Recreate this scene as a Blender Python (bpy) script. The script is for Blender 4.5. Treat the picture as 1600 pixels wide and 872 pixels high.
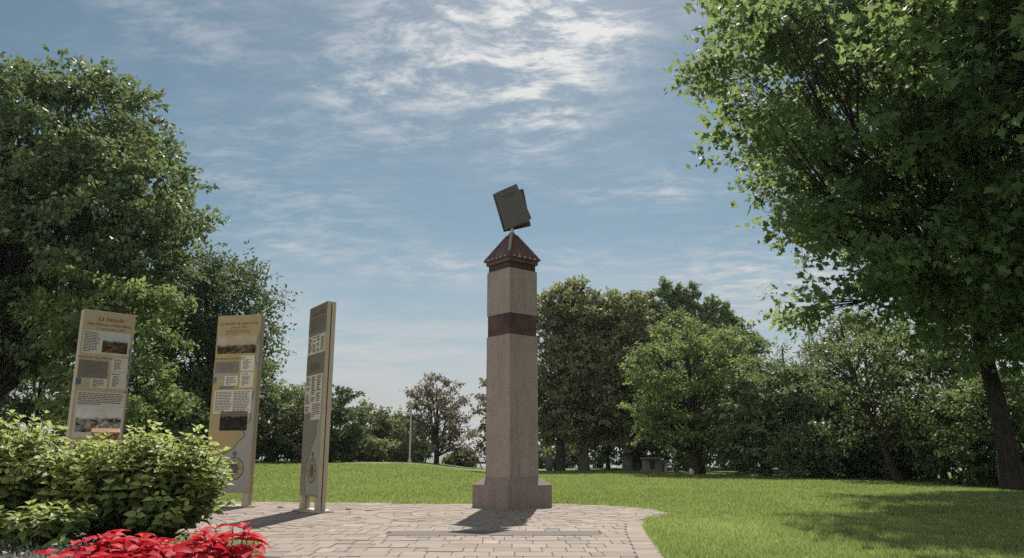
import bpy, math, random
import numpy as np
from mathutils import Vector

for o in list(bpy.data.objects):
    bpy.data.objects.remove(o)
S = bpy.context.scene
COL = S.collection
R = math.radians
PI = math.pi

# ------------------------------------------------------------------ camera
CAM_H, PITCH, FPX = 1.05, R(12.8), 1200.0
cd = bpy.data.cameras.new('camera')
cam = bpy.data.objects.new('camera', cd)
COL.objects.link(cam)
cam.location = (0, 0, CAM_H)
cam.rotation_euler = (R(90) + PITCH, 0, 0)
cd.sensor_width = 36.0
cd.lens = 36.0 * FPX / 1600.0
cd.clip_start, cd.clip_end = 0.05, 20000
S.camera = cam

# ------------------------------------------------------------------ light
SUN_EL, SUN_AZ = R(52), R(5)
W = bpy.data.worlds.new('World')
S.world = W
W.use_nodes = True
sun_dir = Vector((math.sin(SUN_AZ) * math.cos(SUN_EL), math.cos(SUN_AZ) * math.cos(SUN_EL), math.sin(SUN_EL)))
ld = bpy.data.lights.new('sun', 'SUN')
ld.energy, ld.angle, ld.color = 5.0, R(0.53), (1.0, 0.93, 0.84)
sun = bpy.data.objects.new('sun', ld)
COL.objects.link(sun)
sun.rotation_euler = sun_dir.to_track_quat('Z', 'Y').to_euler()
sun.location = (5, 10, 40)
S.view_settings.view_transform = 'Standard'
S.view_settings.look = 'None'
S.view_settings.gamma = 1
S.view_settings.use_curve_mapping = False
S.view_settings.exposure = 0.42
SKY_STRENGTH = 0.11
S.cycles.max_bounces = 6
S.cycles.diffuse_bounces = 3
S.cycles.transmission_bounces = 4
S.cycles.glossy_bounces = 2
S.cycles.volume_bounces = 0
S.cycles.sample_clamp_indirect = 2.5
S.cycles.use_denoising = False
S.cycles.use_adaptive_sampling = False


def px_dir(px, py):
    u = (px - 800) / FPX
    v = (436 - py) / FPX
    return u, math.cos(PITCH) - v * math.sin(PITCH), math.sin(PITCH) + v * math.cos(PITCH)


# ---- node helpers
class NT:
    def __init__(s, tree):
        s.t = tree
        tree.nodes.clear()

    def n(s, typ, **kw):
        nd = s.t.nodes.new(typ)
        for k, v in kw.items():
            setattr(nd, k, v)
        return nd

    def link(s, a, b):
        s.t.links.new(a, b)

    def put(s, sock, v):
        if isinstance(v, (int, float)):
            sock.default_value = v
        elif isinstance(v, (tuple, list)):
            if sock.type == 'RGBA' and len(v) == 3:
                v = (*v, 1)
            sock.default_value = v
        else:
            s.link(v, sock)

    def m(s, op, a, b=None, c=None, clamp=False):
        nd = s.n('ShaderNodeMath', operation=op, use_clamp=clamp)
        s.put(nd.inputs[0], a)
        if b is not None: s.put(nd.inputs[1], b)
        if c is not None: s.put(nd.inputs[2], c)
        return nd.outputs[0]

    def vm(s, op, a, b=None):
        nd = s.n('ShaderNodeVectorMath', operation=op)
        s.put(nd.inputs[0], a)
        if b is not None: s.put(nd.inputs[1], b)
        return nd.outputs[0]

    def noise(s, vec, scale, detail=3, rough=0.5, dist=0.0, out='Fac'):
        nd = s.n('ShaderNodeTexNoise')
        if vec is not None: s.link(vec, nd.inputs['Vector'])
        nd.inputs['Scale'].default_value = scale
        nd.inputs['Detail'].default_value = detail
        nd.inputs['Roughness'].default_value = rough
        nd.inputs['Distortion'].default_value = dist
        return nd.outputs[out]

    def mix(s, f, a, b, blend='MIX'):
        nd = s.n('ShaderNodeMix', data_type='RGBA', blend_type=blend)
        s.put(nd.inputs[0], f)
        s.put(nd.inputs[6], a)
        s.put(nd.inputs[7], b)
        return nd.outputs[2]

    def mapr(s, v, a, b, c=0.0, d=1.0, smooth=False):
        nd = s.n('ShaderNodeMapRange')
        if smooth: nd.interpolation_type = 'SMOOTHSTEP'
        s.put(nd.inputs[0], v)
        for i, q in enumerate((a, b, c, d)): s.put(nd.inputs[1 + i], q)
        return nd.outputs[0]

    def ramp(s, f, stops):
        nd = s.n('ShaderNodeValToRGB')
        e = nd.color_ramp.elements
        while len(e) < len(stops): e.new(0.5)
        for i, (p, c) in enumerate(stops):
            e[i].position = p
            e[i].color = (*c, 1)
        s.put(nd.inputs[0], f)
        return nd.outputs[0]

    def attr(s, name):
        return s.n('ShaderNodeAttribute', attribute_name=name).outputs['Fac']

    def pos(s):
        return s.n('ShaderNodeNewGeometry').outputs['Position']

    def objco(s):
        return s.n('ShaderNodeTexCoord').outputs['Object']

    def bump(s, h, strength=0.3, dist=0.02):
        nd = s.n('ShaderNodeBump')
        nd.inputs['Strength'].default_value = strength
        nd.inputs['Distance'].default_value = dist
        s.link(h, nd.inputs['Height'])
        return nd.outputs[0]


# ---- world: Nishita sky with cirrus
w = NT(W.node_tree)
sky = w.n('ShaderNodeTexSky', sky_type='NISHITA')
sky.sun_disc = False
sky.sun_elevation = SUN_EL
sky.sun_rotation = SUN_AZ
sky.altitude = 100
sky.air_density = 1.0
sky.dust_density = 0.7
sky.ozone_density = 1.5
D = w.n('ShaderNodeTexCoord').outputs['Generated']
sep = w.n('ShaderNodeSeparateXYZ')
w.link(D, sep.inputs[0])
dx, dy, dz = sep.outputs
az = w.m('ARCTAN2', dx, dy)
el = w.m('ARCSINE', dz)
hz = w.m('ADD', w.m('MAXIMUM', dz, 0.0), 0.13)
cp = w.n('ShaderNodeCombineXYZ')
w.link(w.m('DIVIDE', dx, hz), cp.inputs[0])
w.link(w.m('DIVIDE', dy, hz), cp.inputs[1])
plane = cp.outputs[0]
warp = w.vm('SUBTRACT', w.noise(plane, 1.3, 3, 0.55, out='Color'), (0.5, 0.5, 0.5))
wsc = w.n('ShaderNodeVectorMath', operation='SCALE')
w.link(warp, wsc.inputs[0]); wsc.inputs[3].default_value = 0.28
pw = w.vm('ADD', plane, wsc.outputs[0])
mp = w.n('ShaderNodeMapping')
w.link(pw, mp.inputs[0])
mp.inputs['Rotation'].default_value = (0, 0, R(32))
mp.inputs['Scale'].default_value = (2.4, 4.6, 1.0)
fine = w.noise(mp.outputs[0], 2.6, 12, 0.70, 0.15)
mp2 = w.n('ShaderNodeMapping')
w.link(pw, mp2.inputs[0])
mp2.inputs['Location'].default_value = (3.3, 1.7, 0)
mp2.inputs['Scale'].default_value = (1.3, 2.2, 1.0)
broad = w.noise(mp2.outputs[0], 1.0, 4, 0.55)
blobs = [  # px, py, radius az deg, radius el deg, weight
    (690, 95, 8.0, 4.0, 0.9), (850, 165, 5.0, 4.5, 1.0), (830, 60, 7, 4, 0.7), (870, 25, 3.5, 4, 1.6),
    (965, 15, 2.6, 3, 1.2), (720, 0, 8, 1.6, 0.9), (560, 130, 5, 2.4, 0.6), (620, 210, 7, 2.5, 0.25), (430, 215, 6, 1.8, 0.3),
    (340, 60, 3, 3, 0.3), (350, 270, 3.2, 2, 0.42), (520, 335, 6, 2.5, 0.42), (440, 375, 4, 2.0, 0.42),
    (1030, 300, 4.2, 1.2, 0.75), (640, 415, 8, 1.4, 0.45), (740, 415, 4.5, 1.3, 0.5), (880, 405, 4, 1.3, 0.4),
    (1200, 440, 9, 3.0, 1.1), (560, 560, 9, 2.5, 0.5), (200, 40, 5, 3, 0.15), (1120, 250, 5, 2, 0.22), (940, 305, 2, .8, .4), (230, 10, 3, 2, .3),
    (1000, -250, 20, 10, 0.5),
]
tot = None
for (bx, by, ra, re, wt) in blobs:
    u, yy, zz = px_dir(bx, by)
    a0 = math.atan2(u, yy); e0 = math.atan2(zz, math.hypot(u, yy))
    qa = w.m('MULTIPLY', w.m('SUBTRACT', az, a0), 1 / R(ra))
    qe = w.m('MULTIPLY', w.m('SUBTRACT', el, e0), 1 / R(re))
    g = w.m('MULTIPLY', w.m('EXPONENT', w.m('MULTIPLY', w.m('ADD', w.m('MULTIPLY', qa, qa), w.m('MULTIPLY', qe, qe)), -1.0)), wt)
    tot = g if tot is None else w.m('ADD', tot, g)
streak = w.mapr(fine, 0.40, 0.72, 0.0, 1.0, smooth=True)
wisp = w.m('MULTIPLY', tot, w.m('ADD', w.m('MULTIPLY', streak, 0.85), 0.05))
# low veil towards the horizon, in long flat bands
lowm = w.m('MULTIPLY', w.mapr(el, R(17), R(2.5), 0.0, 1.0, smooth=True), w.mapr(broad, 0.36, 0.6, 0.35, 1.0, smooth=True))
thin = w.m('MULTIPLY', w.mapr(broad, 0.45, 0.75, 0.0, 0.08, smooth=True), streak)
back = w.m('MULTIPLY', w.m('MULTIPLY', w.mapr(dy, -0.05, -0.6, 0.0, 1.0, smooth=True), w.mapr(dx, -0.25, 0.35, 1.0, 0.25)), w.mapr(broad, 0.30, 0.62, 0.45, 0.95, smooth=True))  # unseen bright cloud added behind the viewer to fill shaded faces, stronger on left
alpha = w.m('MINIMUM', w.m('ADD', w.m('ADD', wisp, w.m('MULTIPLY', lowm, 0.86)), thin), 0.97)
hsv = w.n('ShaderNodeHueSaturation')
hsv.inputs['Saturation'].default_value = 0.98
hsv.inputs['Hue'].default_value = 0.472
hsv.inputs['Value'].default_value = 0.43
w.link(sky.outputs[0], hsv.inputs['Color'])
cloudcol = w.mix(w.mapr(el, R(4), R(30), 0.0, 1.0), (3.7, 3.75, 3.8), (5.5, 5.5, 5.45))
skycol = w.mix(back, w.mix(alpha, hsv.outputs[0], cloudcol), (9.4, 9.2, 8.9))
bg = w.n('ShaderNodeBackground')
w.link(skycol, bg.inputs[0])
bg.inputs[1].default_value = SKY_STRENGTH
wo = w.n('ShaderNodeOutputWorld')
w.link(bg.outputs[0], wo.inputs[0])


# ------------------------------------------------------------------ materials
def newmat(name):
    m = bpy.data.materials.new(name)
    m.use_nodes = True
    return m, NT(m.node_tree)


def finish(t, shader):
    o = t.n('ShaderNodeOutputMaterial')
    t.link(shader, o.inputs[0])


def principled(t, col, rough=0.6, metal=0.0, normal=None, spec=0.5):
    p = t.n('ShaderNodeBsdfPrincipled')
    t.put(p.inputs['Base Color'], col)
    t.put(p.inputs['Roughness'], rough)
    p.inputs['Metallic'].default_value = metal
    p.inputs['Specular IOR Level'].default_value = spec
    if normal is not None: t.link(normal, p.inputs['Normal'])
    return p.outputs[0]


def plain(name, col, rough=0.6, metal=0.0, var=0.25, scale=6.0, bump=0.15, fine=60.0):
    m, t = newmat(name)
    co = t.objco()
    a = t.noise(co, scale, 5, 0.6)
    b = t.noise(co, fine, 3, 0.6)
    f = t.m('ADD', t.m('MULTIPLY', a, 0.65), t.m('MULTIPLY', b, 0.35))
    lo = tuple(c * (1 - var) for c in col); hi = tuple(min(1, c * (1 + var)) for c in col)
    c = t.mix(t.mapr(f, 0.3, 0.7), lo, hi)
    finish(t, principled(t, c, t.mapr(a, 0.3, 0.7, rough * 0.85, min(1, rough * 1.1)), metal, t.bump(f, bump, 0.01)))
    return m


def leafmat(name, dark, light, trans, tf=0.4, rough=0.55, spec=0.22):
    m, t = newmat(name)
    f = t.attr('tint')
    c = t.mix(f, dark, light)
    tc = t.mix(f, tuple(q * 0.6 for q in trans), trans)
    p = principled(t, c, rough, 0, None, spec)
    tr = t.n('ShaderNodeBsdfTranslucent')
    t.link(tc, tr.inputs[0])
    mx = t.n('ShaderNodeMixShader')
    mx.inputs[0].default_value = tf
    t.link(p, mx.inputs[1]); t.link(tr.outputs[0], mx.inputs[2])
    finish(t, mx.outputs[0])
    return m


def barkmat(name, dark, light):
    m, t = newmat(name)
    co = t.objco()
    mp = t.n('ShaderNodeMapping')
    t.link(co, mp.inputs[0]); mp.inputs['Scale'].default_value = (1, 1, 0.16)
    n = t.noise(mp.outputs[0], 16, 6, 0.65, 0.6)
    c = t.mix(t.mapr(n, 0.35, 0.65), dark, light)
    finish(t, principled(t, c, 0.9, 0, t.bump(n, 0.9, 0.05), 0.2))
    return m


M = {}
M['bark'] = barkmat('bark', (0.030, 0.024, 0.020), (0.105, 0.085, 0.070))
M['bark_dark'] = barkmat('bark_dark', (0.020, 0.017, 0.014), (0.065, 0.054, 0.045))
M['bark_pale'] = barkmat('bark_pale', (0.06, 0.052, 0.045), (0.19, 0.16, 0.14))
M['maple'] = leafmat('maple_leaf', (0.036, 0.078, 0.040), (0.145, 0.220, 0.098), (0.40, 0.53, 0.18), 0.44, 0.55, 0.16)
M['maple_b'] = leafmat('maple_leaf_deep', (0.058, 0.104, 0.052), (0.30, 0.37, 0.19), (0.28, 0.36, 0.13), 0.34, 0.5, 0.25)
M['lime'] = leafmat('lime_leaf', (0.070, 0.118, 0.045), (0.27, 0.34, 0.14), (0.36, 0.46, 0.14), 0.42)
M['olive'] = leafmat('olive_leaf', (0.066, 0.088, 0.044), (0.31, 0.325, 0.17), (0.32, 0.35, 0.13), 0.38, 0.5, 0.25)
M['brownish'] = leafmat('bronze_leaf', (0.085, 0.082, 0.060), (0.27, 0.25, 0.185), (0.34, 0.30, 0.19), 0.4)
M['dark'] = leafmat('dark_leaf', (0.036, 0.066, 0.038), (0.20, 0.26, 0.135), (0.20, 0.26, 0.09), 0.34, 0.5, 0.25)
M['mid'] = leafmat('mid_leaf', (0.054, 0.100, 0.048), (0.27, 0.345, 0.165), (0.29, 0.37, 0.13), 0.38, 0.5, 0.25)
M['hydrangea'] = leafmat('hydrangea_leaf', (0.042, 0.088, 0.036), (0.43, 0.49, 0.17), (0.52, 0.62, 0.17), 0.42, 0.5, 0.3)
M['panicle'] = leafmat('panicle', (0.26, 0.30, 0.13), (0.50, 0.52, 0.28), (0.4, 0.42, 0.2), 0.3)


def redmat():
    m, t = newmat('coleus_leaf')
    f = t.attr('tint')
    n = t.noise(t.objco(), 34, 4, 0.65); n2 = t.noise(t.objco(), 11, 2, 0.5)
    c = t.ramp(f, [(0.0, (0.10, 0.045, 0.03)), (0.22, (0.26, 0.012, 0.035)), (0.55, (0.47, 0.016, 0.036)), (1.0, (0.60, 0.035, 0.030))])
    c = t.mix(t.m('MULTIPLY', t.mapr(n, 0.5, 0.68), 0.55), c, (0.24, 0.008, 0.03))
    c = t.mix(t.m('MULTIPLY', t.mapr(n2, 0.52, 0.7), 0.5), c, (0.58, 0.05, 0.15))
    p = principled(t, c, 0.6, 0, t.bump(n, 0.5, 0.006), 0.18)
    tr = t.n('ShaderNodeBsdfTranslucent'); t.link(t.mix(0.5, c, (0.72, 0.03, 0.05)), tr.inputs[0])
    mx = t.n('ShaderNodeMixShader'); mx.inputs[0].default_value = 0.34
    t.link(p, mx.inputs[1]); t.link(tr.outputs[0], mx.inputs[2])
    finish(t, mx.outputs[0])
    return m


M['redleaf'] = redmat()
M['pinkleaf'] = leafmat('magenta_leaf', (0.40, 0.03, 0.12), (0.60, 0.06, 0.20), (0.6, 0.05, 0.2), 0.3, 0.6, 0.15)
M['silver'] = leafmat('silver_leaf', (0.12, 0.13, 0.115), (0.36, 0.37, 0.33), (0.15, 0.16, 0.13), 0.15)
M['grass'] = leafmat('grass_blade', (0.105, 0.168, 0.048), (0.54, 0.53, 0.27), (0.44, 0.57, 0.15), 0.48, 0.5, 0.3)
M['stem'] = plain('stem', (0.10, 0.06, 0.035), 0.7)
M['redstem'] = plain('red_stem', (0.16, 0.03, 0.04), 0.6)


def granite(name, base, rough=0.75):
    m, t = newmat(name)
    co = t.objco()
    v = t.n('ShaderNodeTexVoronoi'); v.inputs['Scale'].default_value = 95
    t.link(co, v.inputs['Vector'])
    sp = t.noise(co, 42, 5, 0.8)
    big = t.noise(co, 1.6, 5, 0.6)
    mp = t.n('ShaderNodeMapping'); t.link(co, mp.inputs[0]); mp.inputs['Scale'].default_value = (7, 7, 0.5)
    run = t.noise(mp.outputs[0], 1.0, 5, 0.65)
    c = t.mix(t.mapr(sp, 0.36, 0.64), tuple(q * 0.58 for q in base), tuple(min(1, q * 1.32) for q in base))
    c = t.mix(t.m('MULTIPLY', t.mapr(t.n('ShaderNodeSeparateColor').outputs[0] if False else v.outputs['Distance'], 0.0, 0.35, 1, 0), 0.35), c, (0.10, 0.075, 0.07))
    c = t.mix(t.m('MULTIPLY', t.mapr(big, 0.45, 0.75), 0.35), c, (0.15, 0.115, 0.10))
    c = t.mix(t.m('MULTIPLY', t.mapr(run, 0.50, 0.74), 0.45), c, (0.11, 0.088, 0.08))
    finish(t, principled(t, c, rough, 0, t.bump(sp, 0.25, 0.006), 0.35))
    return m


M['granite'] = granite('pink_granite', (0.325, 0.266, 0.236))
M['granite_low'] = granite('weathered_granite', (0.255, 0.206, 0.183))
M['granite_dark'] = granite('grey_granite', (0.135, 0.125, 0.12), 0.9)
M['copper'] = plain('brown_copper', (0.120, 0.068, 0.058), 0.38, 0.5, 0.7, 3.2, 0.15)
M['copper_roof'] = plain('roof_copper', (0.145, 0.084, 0.074), 0.5, 0.4, 0.25, 5, 0.1)
M['copper_dark'] = plain('neck_copper', (0.075, 0.045, 0.040), 0.5, 0.4, 0.25, 5)
M['steel'] = plain('hip_metal', (0.36, 0.29, 0.26), 0.4, 0.4, 0.15, 8)
M['seam_end'] = plain('seam_end_metal', (0.45, 0.40, 0.38), 0.4, 0.2)
M['bronze'] = plain('book_bronze', (0.050, 0.047, 0.043), 0.5, 0.3, 0.35, 5, 0.3)
M['bronze_in'] = plain('book_pages', (0.33, 0.27, 0.18), 0.55, 0.3, 0.25, 8)


def panelmat(name, col, grain=0.12):
    m, t = newmat(name)
    co = t.objco()
    a = t.noise(co, 3.0, 6, 0.65)
    b = t.noise(co, 220, 2, 0.6)
    lines = t.m('ABSOLUTE', t.m('SUBTRACT', t.noise(co, 2.2, 4, 0.6, 1.0), 0.5))
    c = t.mix(t.mapr(a, 0.3, 0.7), tuple(q * (1 - grain) for q in col), tuple(min(1, q * (1 + grain)) for q in col))
    c = t.mix(t.mapr(lines, 0.0, 0.004, 0.35, 0.0), c, tuple(q * 0.35 for q in col))
    c = t.mix(t.m('MULTIPLY', b, 0.22), c, tuple(q * 0.6 for q in col))
    finish(t, principled(t, c, 0.5, 0, None, 0.4))
    return m


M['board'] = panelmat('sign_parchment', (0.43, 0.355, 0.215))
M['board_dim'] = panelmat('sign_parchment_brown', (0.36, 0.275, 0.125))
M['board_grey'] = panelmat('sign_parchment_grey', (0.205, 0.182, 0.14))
M['water_print'] = plain('printed_river', (0.27, 0.265, 0.235), 0.5, 0, 0.1, 5, 0.0)
M['coast'] = plain('printed_coast', (0.07, 0.12, 0.135), 0.5, 0, 0.3, 25, 0.0)
M['paper'] = plain('printed_sheet', (0.53, 0.49, 0.405), 0.5, 0, 0.06, 5, 0.0)
M['ink'] = plain('printed_ink', (0.085, 0.07, 0.058), 0.5, 0, 0.2, 30, 0.0)
M['ink_brown'] = plain('printed_brown_ink', (0.16, 0.055, 0.02), 0.5, 0, 0.2, 30, 0.0)
M['gold'] = plain('printed_ochre', (0.30, 0.25, 0.13), 0.5, 0, 0.1, 9, 0.0)
M['sketch'] = plain('printed_sketch', (0.15, 0.132, 0.10), 0.5, 0, 0.35, 25, 0.0)
M['edge'] = plain('sign_edge', (0.42, 0.35, 0.25), 0.45, 0, 0.1, 4, 0.05)
M['rust'] = plain('rusty_plate', (0.15, 0.095, 0.07), 0.75, 0.3, 0.4, 6, 0.3)
M['steelplate'] = plain('steel_plate', (0.38, 0.34, 0.29), 0.5, 0.3, 0.2, 6, 0.1)
M['orange_wood'] = plain('orange_wood', (0.21, 0.09, 0.028), 0.5, 0, 0.25, 9, 0.1)


def painting(name, skyc, midc, darkc, horizon, sx=4.0):
    m, t = newmat(name)
    co = t.n('ShaderNodeTexCoord').outputs['Generated']
    sp = t.n('ShaderNodeSeparateXYZ'); t.link(co, sp.inputs[0])
    oc = t.objco()
    mpp = t.n('ShaderNodeMapping'); t.link(oc, mpp.inputs[0]); mpp.inputs['Scale'].default_value = (1, 1, 2.4)
    n1 = t.noise(oc, 7, 6, 0.65, 0.8); n2 = t.noise(mpp.outputs[0], 6.5, 6, 0.68, 0.6); n3 = t.noise(oc, 3.5, 3, 0.6)
    zz = t.m('ADD', sp.outputs[2], t.m('MULTIPLY', t.m('SUBTRACT', n1, 0.5), 0.35))
    skym = t.mix(t.mapr(n3, 0.35, 0.65), skyc, tuple(min(1, q * 1.35) for q in skyc))
    gnd = t.mix(t.mapr(n2, 0.44, 0.64), darkc, midc)
    c = t.mix(t.mapr(zz, horizon - 0.05, horizon + 0.05), gnd, skym)
    finish(t, principled(t, c, 0.7, 0, None, 0.2))
    return m


M['paint1'] = painting('picture_field', (0.36, 0.40, 0.40), (0.20, 0.12, 0.045), (0.025, 0.018, 0.01), 0.62)
M['paint2'] = painting('picture_smoke', (0.34, 0.27, 0.20), (0.26, 0.17, 0.09), (0.022, 0.016, 0.01), 0.46)
M['paint3'] = painting('picture_crowd', (0.12, 0.105, 0.08), (0.045, 0.03, 0.02), (0.006, 0.005, 0.004), 0.72)
M['paint4'] = painting('picture_harbour', (0.48, 0.47, 0.44), (0.50, 0.47, 0.40), (0.025, 0.02, 0.014), 0.55)


def lawnmat():
    m, t = newmat('lawn')
    p = t.pos()
    a = t.noise(p, 0.35, 5, 0.6); b = t.noise(p, 9, 4, 0.7); c3 = t.noise(p, 45, 3, 0.7)
    c = t.mix(t.mapr(a, 0.35, 0.65), (0.10, 0.16, 0.045), (0.17, 0.22, 0.07))
    c = t.mix(t.m('MULTIPLY', t.mapr(b, 0.5, 0.7), 0.5), c, (0.25, 0.25, 0.10))
    c = t.mix(t.m('MULTIPLY', t.mapr(c3, 0.5, 0.7), 0.5), c, (0.075, 0.095, 0.034))
    # far land beyond the plateau: fields and woods
    far = t.noise(p, 0.004, 6, 0.7)
    sp = t.n('ShaderNodeSeparateXYZ'); t.link(p, sp.inputs[0])
    c = t.mix(t.mapr(sp.outputs[1], 150, 400), c, t.mix(t.mapr(far, 0.4, 0.6), (0.035, 0.055, 0.03), (0.16, 0.15, 0.10)))
    finish(t, principled(t, c, 0.85, 0, t.bump(t.m('ADD', b, c3), 0.8, 0.04), 0.2))
    return m


M['lawn'] = lawnmat()


def pavermat():
    m, t = newmat('paver')
    p = t.pos()
    f = t.attr('tint')
    a = t.noise(p, 140, 3, 0.7); b = t.noise(p, 2.5, 5, 0.65); s = t.noise(p, 14, 4, 0.7)
    c = t.ramp(f, [(0.0, (0.200, 0.172, 0.152)), (0.45, (0.268, 0.224, 0.190)), (0.8, (0.302, 0.250, 0.206)), (1.0, (0.350, 0.295, 0.23))])
    c = t.mix(t.m('MULTIPLY', t.mapr(a, 0.35, 0.7), 0.35), c, (0.27, 0.215, 0.175))
    c = t.mix(t.m('MULTIPLY', t.mapr(b, 0.45, 0.70), 0.55), c, (0.21, 0.175, 0.15))
    c = t.mix(t.m('MULTIPLY', t.mapr(s, 0.6, 0.78), 0.45), c, (0.20, 0.165, 0.135))
    finish(t, principled(t, c, 0.85, 0, t.bump(a, 0.3, 0.006), 0.3))
    return m


M['paver'] = pavermat()
M['joint'] = plain('joint_sand', (0.075, 0.052, 0.036), 0.95, 0, 0.4, 3, 0.3)
M['soil'] = plain('soil', (0.055, 0.040, 0.030), 0.95, 0, 0.4, 5, 0.6)
M['white_metal'] = plain('white_metal', (0.66, 0.65, 0.64), 0.4, 0.1, 0.06)
M['dark_metal'] = plain('dark_metal', (0.07, 0.065, 0.06), 0.5, 0.3)
M['table_wood'] = plain('table_wood', (0.12, 0.10, 0.075), 0.8, 0, 0.3, 9, 0.3)
M['table_concrete'] = plain('table_concrete', (0.22, 0.20, 0.165), 0.85, 0, 0.25, 6, 0.3)
M['white_stone'] = plain('pale_stone', (0.55, 0.52, 0.48), 0.7)
M['scrap'] = plain('scrap_paper', (0.70, 0.62, 0.56), 0.7)
M['town'] = plain('town_wall', (0.50, 0.48, 0.46), 0.7, 0, 0.35, 0.01, 0.0)
M['deadleaf'] = plain('dead_leaf', (0.16, 0.085, 0.045), 0.8)


def watermat():
    m, t = newmat('river_water')
    n = t.noise(t.pos(), 0.05, 4, 0.6)
    finish(t, principled(t, (0.05, 0.085, 0.11), 0.25, 0, t.bump(n, 0.3, 1.0), 0.5))
    return m


M['river'] = watermat()


# ------------------------------------------------------------------ mesh helpers
class MB:
    def __init__(s):
        s.v, s.f, s.t, s.m, s.n = [], [], [], [], 0

    def add(s, verts, faces, tint=None, mi=0):
        verts = np.asarray(verts, dtype=np.float32).reshape(-1, 3)
        faces = np.asarray(faces, dtype=np.int32)
        if faces.ndim == 1: faces = faces.reshape(1, -1)
        s.v.append(verts)
        s.f.append(faces + s.n)
        nf = len(faces)
        s.t.append(np.full(nf, 0.5, np.float32) if tint is None else np.broadcast_to(np.asarray(tint, np.float32), (nf,)))
        s.m.append(np.full(nf, mi, np.int32))
        s.n += len(verts)
        return s

    def box(s, x0, x1, y0, y1, z0, z1, mi=0):
        v = [(x0, y0, z0), (x1, y0, z0), (x1, y1, z0), (x0, y1, z0), (x0, y0, z1), (x1, y0, z1), (x1, y1, z1), (x0, y1, z1)]
        return s.add(v, [(0, 3, 2, 1), (4, 5, 6, 7), (0, 1, 5, 4), (1, 2, 6, 5), (2, 3, 7, 6), (3, 0, 4, 7)], mi=mi)

    def frustum(s, r0, z0, r1, z1, rot=0.0, k=4, cx=0, cy=0, cap=True):
        a = [rot + 2 * PI * i / k for i in range(k)]
        v = [(cx + r0 * math.cos(q), cy + r0 * math.sin(q), z0) for q in a] + [(cx + r1 * math.cos(q), cy + r1 * math.sin(q), z1) for q in a]
        s.add(v, [(i, (i + 1) % k, k + (i + 1) % k, k + i) for i in range(k)])
        if cap:
            s.add(v, [tuple(range(k - 1, -1, -1))])
            s.add(v, [tuple(range(k, 2 * k))])
        return s

    def tube(s, pts, rad, k=6, cap=False):
        pts = np.asarray(pts, float); n = len(pts)
        rad = np.broadcast_to(np.asarray(rad, float), (n,))
        d = np.gradient(pts, axis=0)
        d /= np.linalg.norm(d, axis=1, keepdims=True) + 1e-9
        ref = np.array([0.31, 0.95, 0.05]) if abs(d[:, 2]).mean() > 0.6 else np.array([0.02, 0.03, 1.0])
        a = np.cross(d, ref); a /= np.linalg.norm(a, axis=1, keepdims=True) + 1e-9
        b = np.cross(d, a)
        th = np.linspace(0, 2 * PI, k, endpoint=False)
        v = pts[:, None] + rad[:, None, None] * (np.cos(th)[None, :, None] * a[:, None] + np.sin(th)[None, :, None] * b[:, None])
        i = np.arange(n - 1)[:, None] * k; j = np.arange(k)[None]; j2 = (j + 1) % k
        f = np.stack([i + j, i + j2, i + k + j2, i + k + j], -1).reshape(-1, 4)
        s.add(v.reshape(-1, 3), f)
        if cap:
            s.add(v[0], [tuple(range(k))]); s.add(v[-1], [tuple(range(k))])
        return s

    def build(s, name, mat, parent=None, smooth=False, bevel=0.0):
        me = bpy.data.meshes.new(name)
        V = np.concatenate(s.v)
        me.vertices.add(len(V)); me.vertices.foreach_set('co', V.ravel())
        loops = np.concatenate([f.ravel() for f in s.f])
        tot = np.concatenate([np.full(len(f), f.shape[1], np.int32) for f in s.f])
        start = np.concatenate([[0], np.cumsum(tot)[:-1]]).astype(np.int32)
        me.loops.add(len(loops)); me.loops.foreach_set('vertex_index', loops)
        me.polygons.add(len(tot)); me.polygons.foreach_set('loop_start', start)
        me.update(calc_edges=True)
        at = me.attributes.new('tint', 'FLOAT', 'FACE')
        at.data.foreach_set('value', np.concatenate(s.t).astype(np.float32))
        mats = mat if isinstance(mat, (list, tuple)) else [mat]
        for q in mats: me.materials.append(q)
        me.polygons.foreach_set('material_index', np.concatenate(s.m))
        me.polygons.foreach_set('use_smooth', np.full(len(tot), smooth))
        me.validate()
        o = bpy.data.objects.new(name, me)
        COL.objects.link(o)
        if parent is not None: o.parent = parent
        if bevel > 0:
            b = o.modifiers.new('bevel', 'BEVEL'); b.width = bevel; b.segments = 2; b.limit_method = 'ANGLE'
        return o


def tag(o, label=None, cat=None, group=None, kind=None):
    if label: o['label'] = label
    if cat: o['category'] = cat
    if group: o['group'] = group
    if kind: o['kind'] = kind
    return o


def thing(name, label, cat, loc, rz=0.0, group=None):
    o = bpy.data.objects.new(name, None)
    COL.objects.link(o)
    o.empty_display_size = 0.3
    o.location = loc; o.rotation_euler = (0, 0, rz)
    return tag(o, label, cat, group)


def unit(v):
    return v / (np.linalg.norm(v, axis=-1, keepdims=True) + 1e-9)


def sst(x, a, b):
    q = np.clip((np.asarray(x, float) - a) / (b - a), 0, 1)
    return q * q * (3 - 2 * q)


def inpoly(x, y, poly):
    x = np.asarray(x); y = np.asarray(y)
    r = np.zeros(x.shape, bool)
    n = len(poly)
    for i in range(n):
        x0, y0 = poly[i]; x1, y1 = poly[(i + 1) % n]
        if y0 == y1: continue
        r ^= ((y0 > y) != (y1 > y)) & (x < (x1 - x0) * (y - y0) / (y1 - y0) + x0)
    return r


# leaf templates: x across, y along, z up (verts, faces)
def tmpl_flat(pts): return np.array([(x, y, 0) for x, y in pts], float), np.array([list(range(len(pts)))])


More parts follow.
